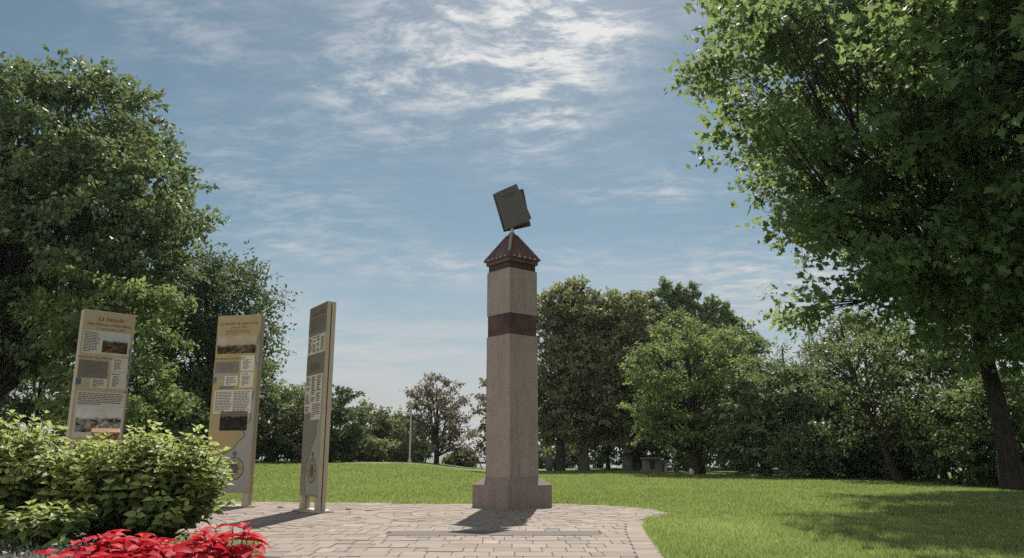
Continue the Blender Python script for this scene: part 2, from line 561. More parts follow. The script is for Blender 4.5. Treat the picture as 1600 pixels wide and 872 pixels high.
T_MAPLE = tmpl_flat([(0, 0), (0.30, 0.02), (0.22, 0.22), (0.52, 0.40), (0.30, 0.50), (0.20, 0.62), (0.0, 1.0), (-0.20, 0.62), (-0.30, 0.50), (-0.52, 0.40), (-0.22, 0.22), (-0.30, 0.02)])
T_MAPLE[0][:, 2] = np.abs(T_MAPLE[0][:, 0]) * 0.35 - 0.12 * T_MAPLE[0][:, 1] ** 2
T_OVAL = tmpl_flat([(0, 0), (0.26, 0.28), (0.24, 0.62), (0, 1.0), (-0.24, 0.62), (-0.26, 0.28)])
T_OVAL[0][:, 2] = np.abs(T_OVAL[0][:, 0]) * 0.5 - 0.15 * T_OVAL[0][:, 1] ** 2
T_NARROW = tmpl_flat([(0, 0), (0.15, 0.4), (0, 1.0), (-0.15, 0.4)])


def tmpl_grid(profile, fold=0.35, droop=0.3):
    """leaf with a midrib: profile = [(y, halfwidth)]"""
    V, F = [], []
    for y, hw in profile:
        z = -droop * y * y
        V += [(-hw, y, z + fold * hw), (0, y, z), (hw, y, z + fold * hw)]
    for i in range(len(profile) - 1):
        a = 3 * i
        F += [(a, a + 1, a + 4, a + 3), (a + 1, a + 2, a + 5, a + 4)]
    return np.array(V, float), np.array(F)


T_HYD = tmpl_grid([(0, 0.01), (0.16, 0.19), (0.38, 0.295), (0.62, 0.25), (0.84, 0.105), (1.0, 0.004)], 0.45, 0.35)
_pr = []
for i in range(11):
    y = i / 10.0
    hw = 0.36 * math.sin(PI * min(1, y ** 0.75)) ** 0.8 if 0 < i < 10 else 0.01
    _pr.append((y, hw * (1.0 if i % 2 else 0.86)))
T_COL = tmpl_grid(_pr, 0.40, 0.45)


def put_leaves(mb, tmpl, pos, along, normal, size, tint, mi=0):
    V, F = tmpl
    Y = unit(along)
    X = unit(np.cross(Y, normal))
    Z = np.cross(X, Y)
    n = len(pos)
    size = np.broadcast_to(np.asarray(size, float), (n,))
    P = pos[:, None, :] + size[:, None, None] * (V[None, :, 0:1] * X[:, None] + V[None, :, 1:2] * Y[:, None] + V[None, :, 2:3] * Z[:, None])
    Fa = (np.arange(n)[:, None, None] * len(V) + F[None]).reshape(-1, F.shape[1])
    mb.add(P.reshape(-1, 3), Fa, np.repeat(np.broadcast_to(tint, (n,)), len(F)), mi)


def bez(p0, p1, p2, n=6):
    t = np.linspace(0, 1, n)[:, None]
    return (1 - t) ** 2 * p0 + 2 * t * (1 - t) * p1 + t * t * p2


# ------------------------------------------------------------------ terrain
def gz(x, y):
    x = np.asarray(x, float); y = np.asarray(y, float)
    ratio = x / np.maximum(y, 1.0)
    z = 0.56 * sst(y, 19, 52) * sst(-ratio, 0.02, 0.14)
    z = z - 0.22 * sst(y, 19, 34) * sst(ratio, 0.36, 0.66)
    edge = 64.0
    z = z - 30.0 * sst(y, edge, edge + 55)
    z = z - 30.0 * sst(np.abs(x), 90, 170) * (1 - sst(y, edge, edge + 55)) * sst(y, 0, 60)
    hills = (28 + 22 * np.sin(x / 900.0 + 0.7) + 12 * np.sin(x / 330.0 + 2)) * sst(y, 4300, 5800)
    return z + hills


xs = np.unique(np.concatenate([np.arange(-70, 70.1, 1.0), np.geomspace(72, 6400, 34), -np.geomspace(72, 6400, 34)]))
ys = np.unique(np.concatenate([np.arange(-20, 125, 1.0), np.geomspace(128, 6400, 46)]))
GX, GY = np.meshgrid(xs, ys)
GZ = gz(GX, GY)
nx, ny = len(xs), len(ys)
ii = np.arange(ny - 1)[:, None] * nx; jj = np.arange(nx - 1)[None]
mb = MB()
mb.add(np.stack([GX, GY, GZ], -1).reshape(-1, 3), np.stack([ii + jj, ii + jj + 1, ii + nx + jj + 1, ii + nx + jj], -1).reshape(-1, 4))
tag(mb.build('ground', M['lawn'], smooth=True), kind='structure')
mb = MB()
mb.add([(-6000, 1500, -29.6), (6000, 1100, -29.6), (6000, 1900, -29.6), (-6000, 2600, -29.6)], [(0, 1, 2, 3)])
tag(mb.build('river', M['river']), kind='structure')

# ------------------------------------------------------------------ paving
C1 = (0.05, 14.3); R1 = 2.75
C2 = (-5.3, 13.9); R2 = 3.25
edge_r = [(1.30, 3.0), (1.42, 6.5), (1.55, 8.3), (1.68, 9.5), (1.79, 10.7), (1.94, 11.8), (2.17, 12.95)]
arc = [(C1[0] + R1 * math.cos(R(a)), C1[1] + R1 * math.sin(R(a))) for a in range(-10, 96, 7)]
rear = [(-1.6, 16.95), (-3.2, 17.15), (-5.3, 17.5), (-8.0, 17.65), (-10.5, 17.2), (-11.6, 15.5), (-11.6, 11.0), (-11.6, 3.0)]
PAVE = edge_r + arc + rear
BED = [(-12.0, 2.5), (-1.35, 2.5), (-1.55, 4.6), (-2.0, 6.6), (-2.55, 8.3), (-3.15, 9.6), (-3.9, 10.5), (-5.2, 11.1), (-7.5, 11.5), (-12.0, 11.6)]
mb = MB()
mb.add([(x, y, 0.004) for x, y in PAVE], [tuple(range(len(PAVE)))])
tag(mb.build('paving_bed', M['joint']), kind='structure')

rng = np.random.default_rng(7)
pav = MB()
Z0, Z1 = 0.005, 0.014


def stone(quad, tint, Z1=Z1):
    q = np.array(quad, float)
    c = q.mean(0)
    if not inpoly(c[:1], c[1:], PAVE)[0] or inpoly(c[:1], c[1:], BED)[0]: return
    dz_ = rng.normal(0, 0.0012, 4) + rng.normal(0, 0.0016)
    top = [(q[i, 0], q[i, 1], Z1 + dz_[i]) for i in range(4)]
    s = 0.006
    low = []
    for i in range(4):
        d = q[i] - c; L = np.linalg.norm(d)
        low.append((q[i, 0] + d[0] / L * s, q[i, 1] + d[1] / L * s, Z0))
    pav.add(low + top, [(4, 5, 6, 7), (0, 1, 5, 4), (1, 2, 6, 5), (2, 3, 7, 6), (3, 0, 4, 7)], tint)


def rtint(): return float(np.clip(rng.normal(0.45, 0.23), 0, 1))


def rings(C, rmax, r0, dr, cond):
    r = r0
    g = 0.010
    while r < rmax:
        a = rng.uniform(0, 2)
        end = a + 2 * PI
        while a < end - 0.02:
            wdt = rng.choice([0.14, 0.2, 0.27])
            da = min(wdt / (r + dr / 2), end - a)
            gi = g / (r + dr / 2)
            mid = a + da / 2
            cx = C[0] + (r + dr / 2) * math.cos(mid); cy = C[1] + (r + dr / 2) * math.sin(mid)
            if cond(cx, cy):
                P = lambda rr, aa: (C[0] + rr * math.cos(aa), C[1] + rr * math.sin(aa))
                stone([P(r + g, a + gi), P(r + dr - g, a + gi), P(r + dr - g, a + da - gi), P(r + g, a + da - gi)][::-1], rtint(), 0.0125)
            a += da
        r += dr


def d1(x, y): return math.hypot(x - C1[0], y - C1[1])
def d2(x, y): return math.hypot(x - C2[0], y - C2[1])


STRIP = (-1.62, 1.16, 10.42, 11.02)
rings(C1, R1 - 0.02, 0.05, 0.30, lambda x, y: y > 11.50)
rings(C2, R2 + 0.1, 0.05, 0.30, lambda x, y: d1(x, y) > R1 and y > 11.0)


def edge_x(y):
    yy = [p[1] for p in edge_r]; xx = [p[0] for p in edge_r]
    return float(np.interp(y, yy, xx))


BW = 0.27
y = 3.2
row = 0
while y < 17.8:
    dep = 0.37
    if abs(y - STRIP[3]) < 0.3 and y < STRIP[3]: pass
    x = -11.8 + rng.uniform(0, 0.3)
    while x < 2.9:
        wd = float(rng.choice([0.135, 0.20, 0.27, 0.40]))
        x1 = x + wd
        xm, ym = x + wd / 2, y + dep / 2
        if ym < 12.9:
            lim = edge_x(ym) - BW
            if x < lim < x1 + 0.08: x1 = lim
        ok = d1(xm, ym) > R1 - 0.22 or ym < 11.75
        ok = ok and (d2(xm, ym) > R2 + 0.1 or ym < 11.0)
        if ym < 12.9 and (x + x1) / 2 > edge_x(ym) - BW: ok = False
        if STRIP[2] < ym < STRIP[3] + 0.01 and STRIP[0] - 0.04 < xm < STRIP[1] + 0.04: ok = False
        if ok:
            g = 0.007
            gy = 0.011
            stone([(x + g, y + gy), (x1 - g, y + gy), (x1 - g, y + dep - gy), (x + g, y + dep - gy)], rtint())
        x = x1
    y += dep if not (y < STRIP[2] <= y + dep) else dep
    row += 1
# soldier course along the right edge
yb = 3.2
while yb < 12.6:
    L = rng.uniform(0.3, 0.5)
    a, b = yb + 0.006, yb + L - 0.006
    stone([(edge_x(a) - BW + 0.008, a), (edge_x(a) - 0.004, a), (edge_x(b) - 0.004, b), (edge_x(b) - BW + 0.008, b)], rtint())
    yb += L
tag(pav.build('paving', M['paver']), kind='structure')
mb = MB()
mb.box(STRIP[0], STRIP[1], STRIP[2], STRIP[3], 0.002, 0.019)
tag(mb.build('granite_strip', M['granite_dark']), kind='structure')
# planting bed
bx, by = np.meshgrid(np.arange(-12, -1.3, 0.16), np.arange(2.5, 11.7, 0.16))
sd = np.full(bx.shape, 9.0)
for i in range(len(BED)):
    p0 = np.array(BED[i]); p1 = np.array(BED[(i + 1) % len(BED)])
    tt = np.clip(((bx - p0[0]) * (p1 - p0)[0] + (by - p0[1]) * (p1 - p0)[1]) / ((p1 - p0) @ (p1 - p0)), 0, 1)
    sd = np.minimum(sd, np.hypot(bx - p0[0] - tt * (p1 - p0)[0], by - p0[1] - tt * (p1 - p0)[1]))
ins = inpoly(bx, by, BED)
bz = np.where(ins, 0.02 + 0.06 * np.minimum(sd / 0.5, 1) + rng.normal(0, 0.012, bx.shape), -0.05)
mb = MB()
n2 = bx.shape[1]
i2 = np.arange(bx.shape[0] - 1)[:, None] * n2; j2 = np.arange(n2 - 1)[None]
F = np.stack([i2 + j2, i2 + j2 + 1, i2 + n2 + j2 + 1, i2 + n2 + j2], -1).reshape(-1, 4)
keep = ins.ravel()[F].any(1)
mb.add(np.stack([bx, by, bz], -1).reshape(-1, 3), F[keep])
tag(mb.build('soil_bed', M['soil'], smooth=True), kind='structure')

# ------------------------------------------------------------------ grass blades
def grass():
    rg = np.random.default_rng(11)
    n = 950000
    Y = 7.2 * (44 / 7.2) ** (rg.random(n) ** 1.0)
    half = 0.70 * Y + 1.6
    X = (rg.random(n) * 2 - 1) * half
    keep = ~inpoly(X, Y, PAVE) & ~inpoly(X, Y, BED)
    X, Y = X[keep], Y[keep]
    Zg = gz(X, Y)
    n = len(X)
    def wav(f, ph):
        q = 0
        for k in range(5):
            an = ph + 1.9 * k; ff = f * (0.7 + 0.37 * k)
            q = q + np.sin(ff * (X * math.cos(an) + Y * math.sin(an)) + ph * 3 + 1.3 * k) / 5
        return q
    patch = np.clip(0.5 + 0.9 * wav(0.9, 0.4) * 0.6 + 0.5 * wav(3.1, 1.1), 0, 1)
    clump = np.clip(0.5 + 1.3 * wav(9.0, 2.2), 0, 1)
    ed = np.full(n, 9.0)
    for i in range(len(PAVE)):
        p0 = np.array(PAVE[i]); e = np.array(PAVE[(i + 1) % len(PAVE)]) - p0
        tt = np.clip(((X - p0[0]) * e[0] + (Y - p0[1]) * e[1]) / (e @ e), 0, 1)
        ed = np.minimum(ed, np.hypot(X - p0[0] - tt * e[0], Y - p0[1] - tt * e[1]))
    h = (0.040 + 0.045 * rg.random(n)) * (0.65 + 0.45 * patch + 0.35 * clump) * (1 + 0.7 * np.exp(-(ed / 0.10) ** 2) * rg.random(n))
    wd = (0.0022 + 0.00036 * Y)
    a = rg.random(n) * 2 * PI
    lean = h * (0.25 + 0.75 * rg.random(n))
    la = rg.random(n) * 2 * PI
    b = np.stack([np.cos(a), np.sin(a), 0 * a], -1) * wd[:, None]
    P = np.stack([X, Y, Zg - 0.004], -1)
    tip = P + np.stack([np.cos(la) * lean, np.sin(la) * lean, h], -1)
    dry = np.exp(-(((X - 2.9) / 0.9) ** 2 + ((Y - 11.3) / 1.6) ** 2)) * 1.0 + np.exp(-(((X + 1.6) / 1.2) ** 2 + ((Y - 18) / 1.0) ** 2)) * 0.15
    tint = np.clip(0.02 + 0.36 * (1 - patch) * (0.3 + 0.7 * rg.random(n)) + 0.10 * (1 - clump) + 0.25 * rg.random(n) ** 3 + dry * rg.random(n) + (rg.random(n) > 0.93) * 0.7, 0, 1)
    V = np.stack([P - b, P + b, tip], 1).reshape(-1, 3)
    m_ = MB()
    m_.add(V, np.arange(3 * n).reshape(-1, 3), tint)
    tag(m_.build('grass', M['grass']), kind='stuff', label='short mown lawn grass around the stone paving', cat='grass')


grass()

# ------------------------------------------------------------------ monument
MX, MY, MROT = 0.0, 15.88, R(-90 - 5.5)
mon = thing('stone_monument', 'tall square pink granite pillar with copper roof and bronze book on top', 'monument', (MX, MY, 0.012), 0.0)
MB().frustum(0.80, 0.0, 0.80, 0.43, MROT).frustum(0.80, 0.43, 0.565, 0.572, MROT, cap=False).build('plinth', M['granite_low'], mon, bevel=0.008)
MB().frustum(0.535, 0.565, 0.533, 3.40, MROT).build('shaft', M['granite'], mon, bevel=0.007)
MB().frustum(0.507, 3.39, 0.507, 3.85, MROT).build('copper_band', M['copper'], mon)
MB().frustum(0.533, 3.84, 0.531, 4.78, MROT).build('upper_block', M['granite'], mon, bevel=0.007)
MB().frustum(0.495, 4.77, 0.495, 4.95, MROT).build('neck', M['copper_dark'], mon)
rf = MB()
rf.frustum(0.552, 4.925, 0.552, 5.012, MROT)
rf.frustum(0.60, 5.010, 0.605, 5.030, MROT)
rf.frustum(0.600, 5.028, 0.085, 5.60, MROT)
roof = rf.build('roof', M['copper_roof'], mon)
seam = MB(); clips = []
for f in range(4):
    a0, a1 = MROT + f * PI / 2, MROT + (f + 1) * PI / 2
    P0 = np.array([0.600 * math.cos(a0), 0.600 * math.sin(a0), 5.032]); P1 = np.array([0.600 * math.cos(a1), 0.600 * math.sin(a1), 5.032])
    Q0 = np.array([0.085 * math.cos(a0), 0.085 * math.sin(a0), 5.602]); Q1 = np.array([0.085 * math.cos(a1), 0.085 * math.sin(a1), 5.602])
    for t in (0.17, 0.33, 0.5, 0.67, 0.83):
        b = P0 + (P1 - P0) * t
        # seams run straight up the slope until they meet a hip
        up = ((Q0 + Q1) - (P0 + P1)) / 2
        lim = 1.0 if t == 0.5 else min(1.0, 0.04 + 2 * min(t, 1 - t) / (1 - 0.085 / 0.6) * 1.0)
        e = b + up * (min(lim, 1) * 0.96)
        seam.tube([b, e], 0.011, 4, True)
        clips.append((b + up * -0.014, b + up * 0.03))
seam.build('seam', M['copper_roof'], roof)
for a_, b_ in clips: MB().tube([a_, b_], 0.015, 6, True).build('seam_end', M['seam_end'], roof)
hp = MB()
for f in range(4):
    a0 = MROT + f * PI / 2
    c, s = math.cos(a0), math.sin(a0)
    hp.tube([(0.603 * c, 0.603 * s, 5.03), (0.10 * c, 0.10 * s, 5.60)], 0.021 if f else 0.030, 6, True)
hp.build('hip_cap', M['copper_roof'], roof, smooth=True)
MB().frustum(0.115, 5.565, 0.07, 5.64, MROT, 12).frustum(0.07, 5.64, 0.05, 5.66, MROT, 12).build('collar', M['copper_roof'], mon)
MB().tube([(0, 0, 5.62), (0, 0, 6.2)], 0.036, 12, True).build('pole', M['steel'], mon, smooth=True)
# pale strip along the front hip cap, reflected light put into its colour
c, s = math.cos(MROT), math.sin(MROT)
MB().tube([(0.13 * c, 0.13 * s, 5.60), (0.55 * c, 0.55 * s, 5.125)], 0.034, 8, True).build('hip_highlight', M['steel'], mon, smooth=True)


# bronze open book
def book():
    bk = bpy.data.objects.new('bronze_book', None)
    COL.objects.link(bk); bk.parent = mon
    bk.location = (0.0, 0.0, 0.0)
    # front cover corners at the photographed pixels, on a plane through the pole turned a little
    def at(px, py, Y):
        u, yy, zz = px_dir(px, py)
        return np.array([u / yy * Y - MX, Y - MY, CAM_H + zz / yy * Y - 0.012])
    A = at(772.5, 302.5, MY - 0.02); B = at(807, 287.3, MY - 0.17); Cc = at(830.4, 341, MY - 0.17); Dd = at(789.5, 359.8, MY - 0.02)
    A2 = A + np.array([0.01, 0.10, -0.01]); D2 = Dd + np.array([0.01, 0.10, 0.0])
    B2 = at(817.5, 295.5, MY + 0.24); C2_ = at(829.0, 353.5, MY + 0.24)

    def cover(P, Q, Rr, T, bulge, name, mat, th, n=8):
        """slab from spine edge P-T to free edge Q-R, gently bowed"""
        m_ = MB(); V = []
        nrm = np.cross(Q - P, T - P); nrm /= np.linalg.norm(nrm)
        for side in (0, 1):
            for i in range(n + 1):
                t = i / n
                bow = nrm * (bulge * math.sin(PI * t) + side * th)
                V.append(P + (Q - P) * t + bow); V.append(T + (Rr - T) * t + bow)
        k = 2 * (n + 1)
        F4 = []
        for i in range(n):
            a = 2 * i
            F4 += [(a, a + 1, a + 3, a + 2), (k + a + 2, k + a + 3, k + a + 1, k + a)]
            F4 += [(a, a + 2, k + a + 2, k + a), (a + 3, a + 1, k + a + 1, k + a + 3)]
        F4 += [(0, k, k + 1, 1), (2 * n, 2 * n + 1, k + 2 * n + 1, k + 2 * n)]
        m_.add(V, F4)
        return m_.build(name, mat, bk, smooth=False)

    cover(A, B, Cc, Dd, -0.012, 'book_cover', M['bronze'], 0.022)
    cover(A2, B2, C2_, D2, 0.012, 'book_cover', M['bronze'], -0.022)
    # inner leaf between covers
    I0 = A * 0.5 + A2 * 0.5 + np.array([0.015, 0, -0.01]); I3 = Dd * 0.5 + D2 * 0.5 + np.array([0.015, 0, 0.02])
    cover(I0, B * 0.35 + B2 * 0.65 + np.array([-0.045, 0, -0.03]), Cc * 0.35 + C2_ * 0.65 + np.array([-0.035, 0, 0.05]), I3, 0.02, 'book_page', M['bronze_in'], 0.012)
    # rounded spine
    sp = MB(); V = []
    n = 8
    ax = unit(A - Dd)
    out = unit((A - B) - ((A - B) @ ax) * ax)
    for i in range(n + 1):
        t = PI * i / n
        for e0, e1 in ((A, A2), (Dd, D2)):
            mid = (e0 + e1) / 2; hv = (e0 - e1) / 2
            V.append(mid + hv * math.cos(t) + out * 0.032 * math.sin(t))
    sp.add(V, [(2 * i, 2 * i + 1, 2 * i + 3, 2 * i + 2) for i in range(n)])
    o = sp.build('spine', M['bronze'], bk, smooth=True)
    md = o.modifiers.new('thick', 'SOLIDIFY'); md.thickness = 0.012
    # faint raised title lines near the top of the front cover
    tl = MB()
    nrm = np.cross(B - A, Dd - A); nrm /= np.linalg.norm(nrm)
    if nrm[1] > 0: nrm = -nrm
    ex, ey = B - A, Dd - A
    for (u0, u1, v0) in ((0.25, 0.8, 0.13), (0.32, 0.72, 0.20)):
        q = [A + ex * u0 + ey * v0, A + ex * u1 + ey * v0, A + ex * u1 + ey * (v0 + 0.035), A + ex * u0 + ey * (v0 + 0.035)]
        off = nrm * 0.020
        q2 = [p + off for p in q]
        tl.add(q + q2, [(4, 5, 6, 7), (0, 1, 5, 4), (1, 2, 6, 5), (2, 3, 7, 6), (3, 0, 4, 7)])
    tl.build('cover_lettering', M['bronze'], bk)


book()

# ------------------------------------------------------------------ interpretive panels
PW, PH, PT, PB = 1.0, 3.86, 0.175, 0.27
DG = bpy.context.evaluated_depsgraph_get


def text_part(body, size, x, z, yoff, mat, parent, name='lettering', shear=0.0, align='CENTER', offset=0.0):
    cu = bpy.data.curves.new('lettering_curve', 'FONT')
    cu.body = body; cu.size = size; cu.shear = shear
    cu.align_x = align; cu.align_y = 'CENTER'
    cu.extrude = 0.0008
    cu.offset = offset
    cu.resolution_u = 2
    tmp = bpy.data.objects.new('lettering_tmp', cu)
    COL.objects.link(tmp)
    dg = DG(); dg.update()
    me = bpy.data.meshes.new_from_object(tmp.evaluated_get(dg))
    bpy.data.objects.remove(tmp)
    me.materials.clear(); me.materials.append(mat)
    o = bpy.data.objects.new(name, me)
    COL.objects.link(o)
    o.parent = parent
    o.location = (x, yoff, z); o.rotation_euler = (PI / 2, 0, 0)
    return o


def panel(label, x, y, az_, kind):
    p = thing('information_panel', label, 'sign', (x, y, 0.012), az_, 'tall leaning information panels on the paving')
    rr = random.Random(kind * 13 + 1)
    yf = -PT / 2
    H = PH - PB
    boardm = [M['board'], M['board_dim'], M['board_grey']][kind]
    MB().box(-PW / 2, PW / 2, yf + 0.001, -0.010, PB, PH).build('board', [M['edge']], p, bevel=0.004)
    MB().box(-PW / 2 + 0.004, PW / 2 - 0.004, 0.012, PT / 2, PB, PH - 0.004).build('board', [M['edge']], p, bevel=0.004)
    MB().box(-PW / 2 + 0.03, PW / 2 - 0.03, -0.010, 0.012, PB + 0.02, PH - 0.03).build('spacer', M['dark_metal'], p)
    for sx in (-1, 1):
        xo = sx * (PW / 2 - 0.07)
        MB().box(xo - 0.068, xo + 0.068, yf + 0.006, -0.012, 0.02, PB - 0.002).build('leg', M['edge'], p)
        MB().box(xo - 0.06, xo + 0.06, 0.014, PT / 2 - 0.006, 0.02, PB - 0.002).build('leg', M['edge'], p)
    bp = MB()
    bp.frustum(1, 0.012, 0.99, 0.032, 0, 28)
    for a in bp.v: a[:, 0] *= PW / 2 + 0.09; a[:, 1] *= 0.27
    bp.build('base_plate', M['steelplate'], p, bevel=0.003)
    ru = MB()
    ru.frustum(1, 0.0, 1, 0.013, 0, 28)
    for a in ru.v: a[:, 0] *= PW / 2 + 0.14; a[:, 1] *= 0.32
    ru.build('rust_ring', M['rust'], p)
    # printed face
    def fx(X): return -PW / 2 + X * PW
    def fz(F_): return PH - F_ * H
    face = MB().box(-PW / 2 + 0.004, PW / 2 - 0.004, yf - 0.0015, yf + 0.0005, PB + 0.004, PH - 0.004).build('printed_face', boardm, p)
    lay = [0]

    def rect(X0, X1, F0, F1, mat, name, lift=1, rag=0.0):
        e = yf - 0.0015 - 0.0012 * lift
        m_ = MB()
        if rag:
            n = 12
            pts = [(fx(X0 + (X1 - X0) * i / n), fz(F0)) for i in range(n + 1)]
            pts += [(fx(X1), fz(F1 + rr.uniform(-rag, rag)))]
            pts += [(fx(X1 - (X1 - X0) * i / n), fz(F1 + rr.uniform(-rag, rag))) for i in range(1, n + 1)]
            k = len(pts)
            V = [(a, e, b) for a, b in pts] + [(a, e + 0.0015, b) for a, b in pts]
            m_.add(V, [tuple(range(k))[::-1]])
            m_.add(V, [(i, (i + 1) % k, k + (i + 1) % k, k + i) for i in range(k)])
        else:
            m_.box(fx(X0), fx(X1), e, e + 0.0015, fz(F1), fz(F0))
        return m_.build(name, mat, face)

    def lines(X0, X1, F0, F1, n, mat, parent, lift=2, cols=1, ragged=True, th=0.5):
        m_ = MB(); e = yf - 0.0015 - 0.0012 * lift
        cw = (X1 - X0) / cols
        for c_ in range(cols):
            for i in range(n):
                zz = fz(F0 + (F1 - F0) * (i + 0.5) / n); hh = (F1 - F0) * H / n * th / 2
                xx = X0 + c_ * cw + 0.01; end = X0 + (c_ + 1) * cw - 0.015 - (rr.random() * 0.06 if ragged else 0)
                if i == n - 1: end = xx + (end - xx) * rr.uniform(0.3, 0.8)
                while xx < end:
                    L = rr.uniform(0.03, 0.09)
                    m_.box(fx(xx), fx(min(end, xx + L)), e, e + 0.001, zz - hh, zz + hh)
                    xx += L + 0.012
        return m_.build('text_lines', mat, parent)

    def column_list(X0, X1, F0, F1, cols, n, mat, parent, lift=2):
        m_ = MB(); e = yf - 0.0015 - 0.0012 * lift
        cw = (X1 - X0) / cols
        for c_ in range(cols):
            for i in range(n):
                if rr.random() < 0.12: continue
                zz = fz(F0 + (F1 - F0) * (i + 0.5) / n); hh = (F1 - F0) * H / n * 0.3
                m_.box(fx(X0 + c_ * cw + 0.02), fx(X0 + c_ * cw + 0.02 + cw * rr.uniform(0.45, 0.8)), e, e + 0.001, zz - hh, zz + hh)
        m_.build('text_lines', mat, parent)

    def compass(X, F_, rad):
        m_ = MB(); e = yf - 0.0062
        cx, cz = fx(X), fz(F_)
        def ring(r0, r1, yy):
            k = 40; V = []
            for i in range(k):
                a = 2 * PI * i / k
                V += [(cx + r0 * math.cos(a), yy, cz + r0 * math.sin(a)), (cx + r1 * math.cos(a), yy, cz + r1 * math.sin(a))]
            m_.add(V, [(2 * i, 2 * i + 1, (2 * i + 3) % (2 * k), (2 * i + 2) % (2 * k)) for i in range(k)])
        ring(rad * 0.90, rad, e)
        for i in range(16):
            a = 2 * PI * i / 16 + PI / 2
            L = rad * (0.92 if i % 4 == 0 else 0.86 if i % 2 == 0 else 0.7); wv = rad * (0.13 if i % 2 == 0 else 0.07)
            dx_, dz_ = math.cos(a), math.sin(a)
            m_.add([(cx - dz_ * wv + dx_ * rad * .2, e, cz + dx_ * wv + dz_ * rad * .2), (cx + dz_ * wv + dx_ * rad * .2, e, cz - dx_ * wv + dz_ * rad * .2), (cx + dx_ * L, e, cz + dz_ * L)], [(0, 1, 2)])
        ring(0.0, rad * 0.27, e - 0.0004)
        # north mark above the ring: stem, bar and three petals
        m_.box(cx - rad * .03, cx + rad * .03, e - 0.0002, e + 0.0006, cz + rad, cz + rad * 1.28)
        m_.box(cx - rad * .16, cx + rad * .16, e - 0.0002, e + 0.0006, cz + rad * 1.14, cz + rad * 1.19)
        for ddx, hh, ww in ((0, .42, .10), (-.13, .26, .08), (.13, .26, .08)):
            x0 = cx + rad * ddx; z0 = cz + rad * 1.19
            m_.add([(x0 - rad * ww * .4, e, z0), (x0 + rad * ww * .4, e, z0), (x0 + rad * (ww + ddx * .4), e, z0 + rad * hh * .5), (x0 + rad * ddx * .3, e, z0 + rad * hh), (x0 - rad * (ww - ddx * .4), e, z0 + rad * hh * .5)], [(0, 1, 2, 3, 4)])
        m_.build('compass_rose', M['ink'], face)
        k = 32
        MB().add([(cx + rad * .93 * math.cos(2 * PI * i / k), yf - 0.0050, cz + rad * .93 * math.sin(2 * PI * i / k)) for i in range(k)], [tuple(range(k))]).build('compass_disc', M['gold'], face)

    def coast(pts, mat_w, wd=0.016):
        """printed river right of a wandering coast line (X, F), and the coast line itself"""
        e = yf - 0.0015 - 0.0010
        dense = []
        for i in range(len(pts) - 1):
            for t in np.linspace(0, 1, 9)[:-1]:
                dense.append((pts[i][0] + (pts[i + 1][0] - pts[i][0]) * t + rr.uniform(-.012, .012), pts[i][1] + (pts[i + 1][1] - pts[i][1]) * t))
        dense.append(pts[-1])
        V = []; n = len(dense)
        for X, F_ in dense: V += [(fx(X), e, fz(F_)), (fx(0.995), e, fz(F_))]
        MB().add(V, [(2 * i, 2 * i + 1, 2 * i + 3, 2 * i + 2) for i in range(n - 1)]).build('river_print', mat_w, face)
        V = []
        for X, F_ in dense:
            q = wd * rr.uniform(0.5, 1.7)
            V += [(fx(X - q), e - 0.001, fz(F_)), (fx(X + q), e - 0.001, fz(F_))]
        MB().add(V, [(2 * i, 2 * i + 1, 2 * i + 3, 2 * i + 2) for i in range(n - 1)]).build('coast_line', M['coast'], face)

    def strip_text(body, size, X, F_, mat):
        return text_part(body, size, fx(X), fz(F_), yf - 0.0042, mat, face, shear=0.35)

    if kind == 0:
        coast([(1.0, 0.17), (0.95, 0.2), (0.97, 0.30), (0.99, 0.42)], M['water_print'], 0.012)
        coast([(0.96, 0.44), (0.9, 0.5), (0.93, 0.6), (0.80, 0.72), (0.5, 0.80), (0.3, 0.86), (0.22, 0.98)], M['water_print'])
        strip_text("La bataille", 0.125, 0.52, 0.044, M['ink_brown'])
        strip_text("des plaines d'Abraham", 0.094, 0.50, 0.075, M['ink_brown'])
        strip_text("13 septembre 1759", 0.07, 0.52, 0.100, M['ink_brown'])
        s_ = rect(0.04, 0.93, 0.115, 0.242, M['paper'], 'text_sheet', 1, 0.003)
        lines(0.05, 0.38, 0.12, 0.235, 13, M['ink'], face)
        rect(0.41, 0.90, 0.127, 0.232, M['paint1'], 'picture', 2)
        strip_text("Les forces en présence", 0.07, 0.31, 0.263, M['ink_brown'])
        rect(0.02, 0.57, 0.28, 0.378, M['sketch'], 'map_sketch', 1)
        lines(0.10, 0.5, 0.288, 0.36, 5, M['ink'], face, 2, 1, True, 0.22)
        for (F0, F1) in ((0.258, 0.334), (0.338, 0.43)):
            rect(0.63, 0.94, F0, F1, M['paper'], 'text_sheet', 1)
            lines(0.65, 0.93, F0 + .006, F0 + .016, 1, M['ink'], face)
            lines(0.67, 0.85, F0 + .02, F1 - .01, 8, M['ink'], face)
        rect(0.0, 0.10, 0.38, 0.42, M['coast'], 'map_patch', 1, 0.006)
        rect(0.27, 0.58, 0.378, 0.432, M['paper'], 'text_sheet', 2)
        lines(0.3, 0.55, 0.383, 0.427, 5, M['ink'], face, 3)
        rect(0.05, 0.965, 0.452, 0.70, M['paper'], 'text_sheet', 2, 0.004)
        lines(0.07, 0.95, 0.457, 0.525, 7, M['ink'], face, 3)
        rect(0.085, 0.93, 0.535, 0.672, M['paint4'], 'picture', 3)
        compass(0.62, 0.855, 0.2)
    elif kind == 1:
        coast([(1.0, 0.10), (0.97, 0.14), (0.94, 0.25), (0.985, 0.30)], M['water_print'], 0.012)
        coast([(0.98, 0.44), (0.90, 0.52), (0.94, 0.60), (0.77, 0.655), (0.84, 0.69), (0.70, 0.72), (0.62, 0.755), (0.35, 0.80), (0.2, 0.84), (0.1, 0.9), (0.04, 0.99)], M['water_print'])
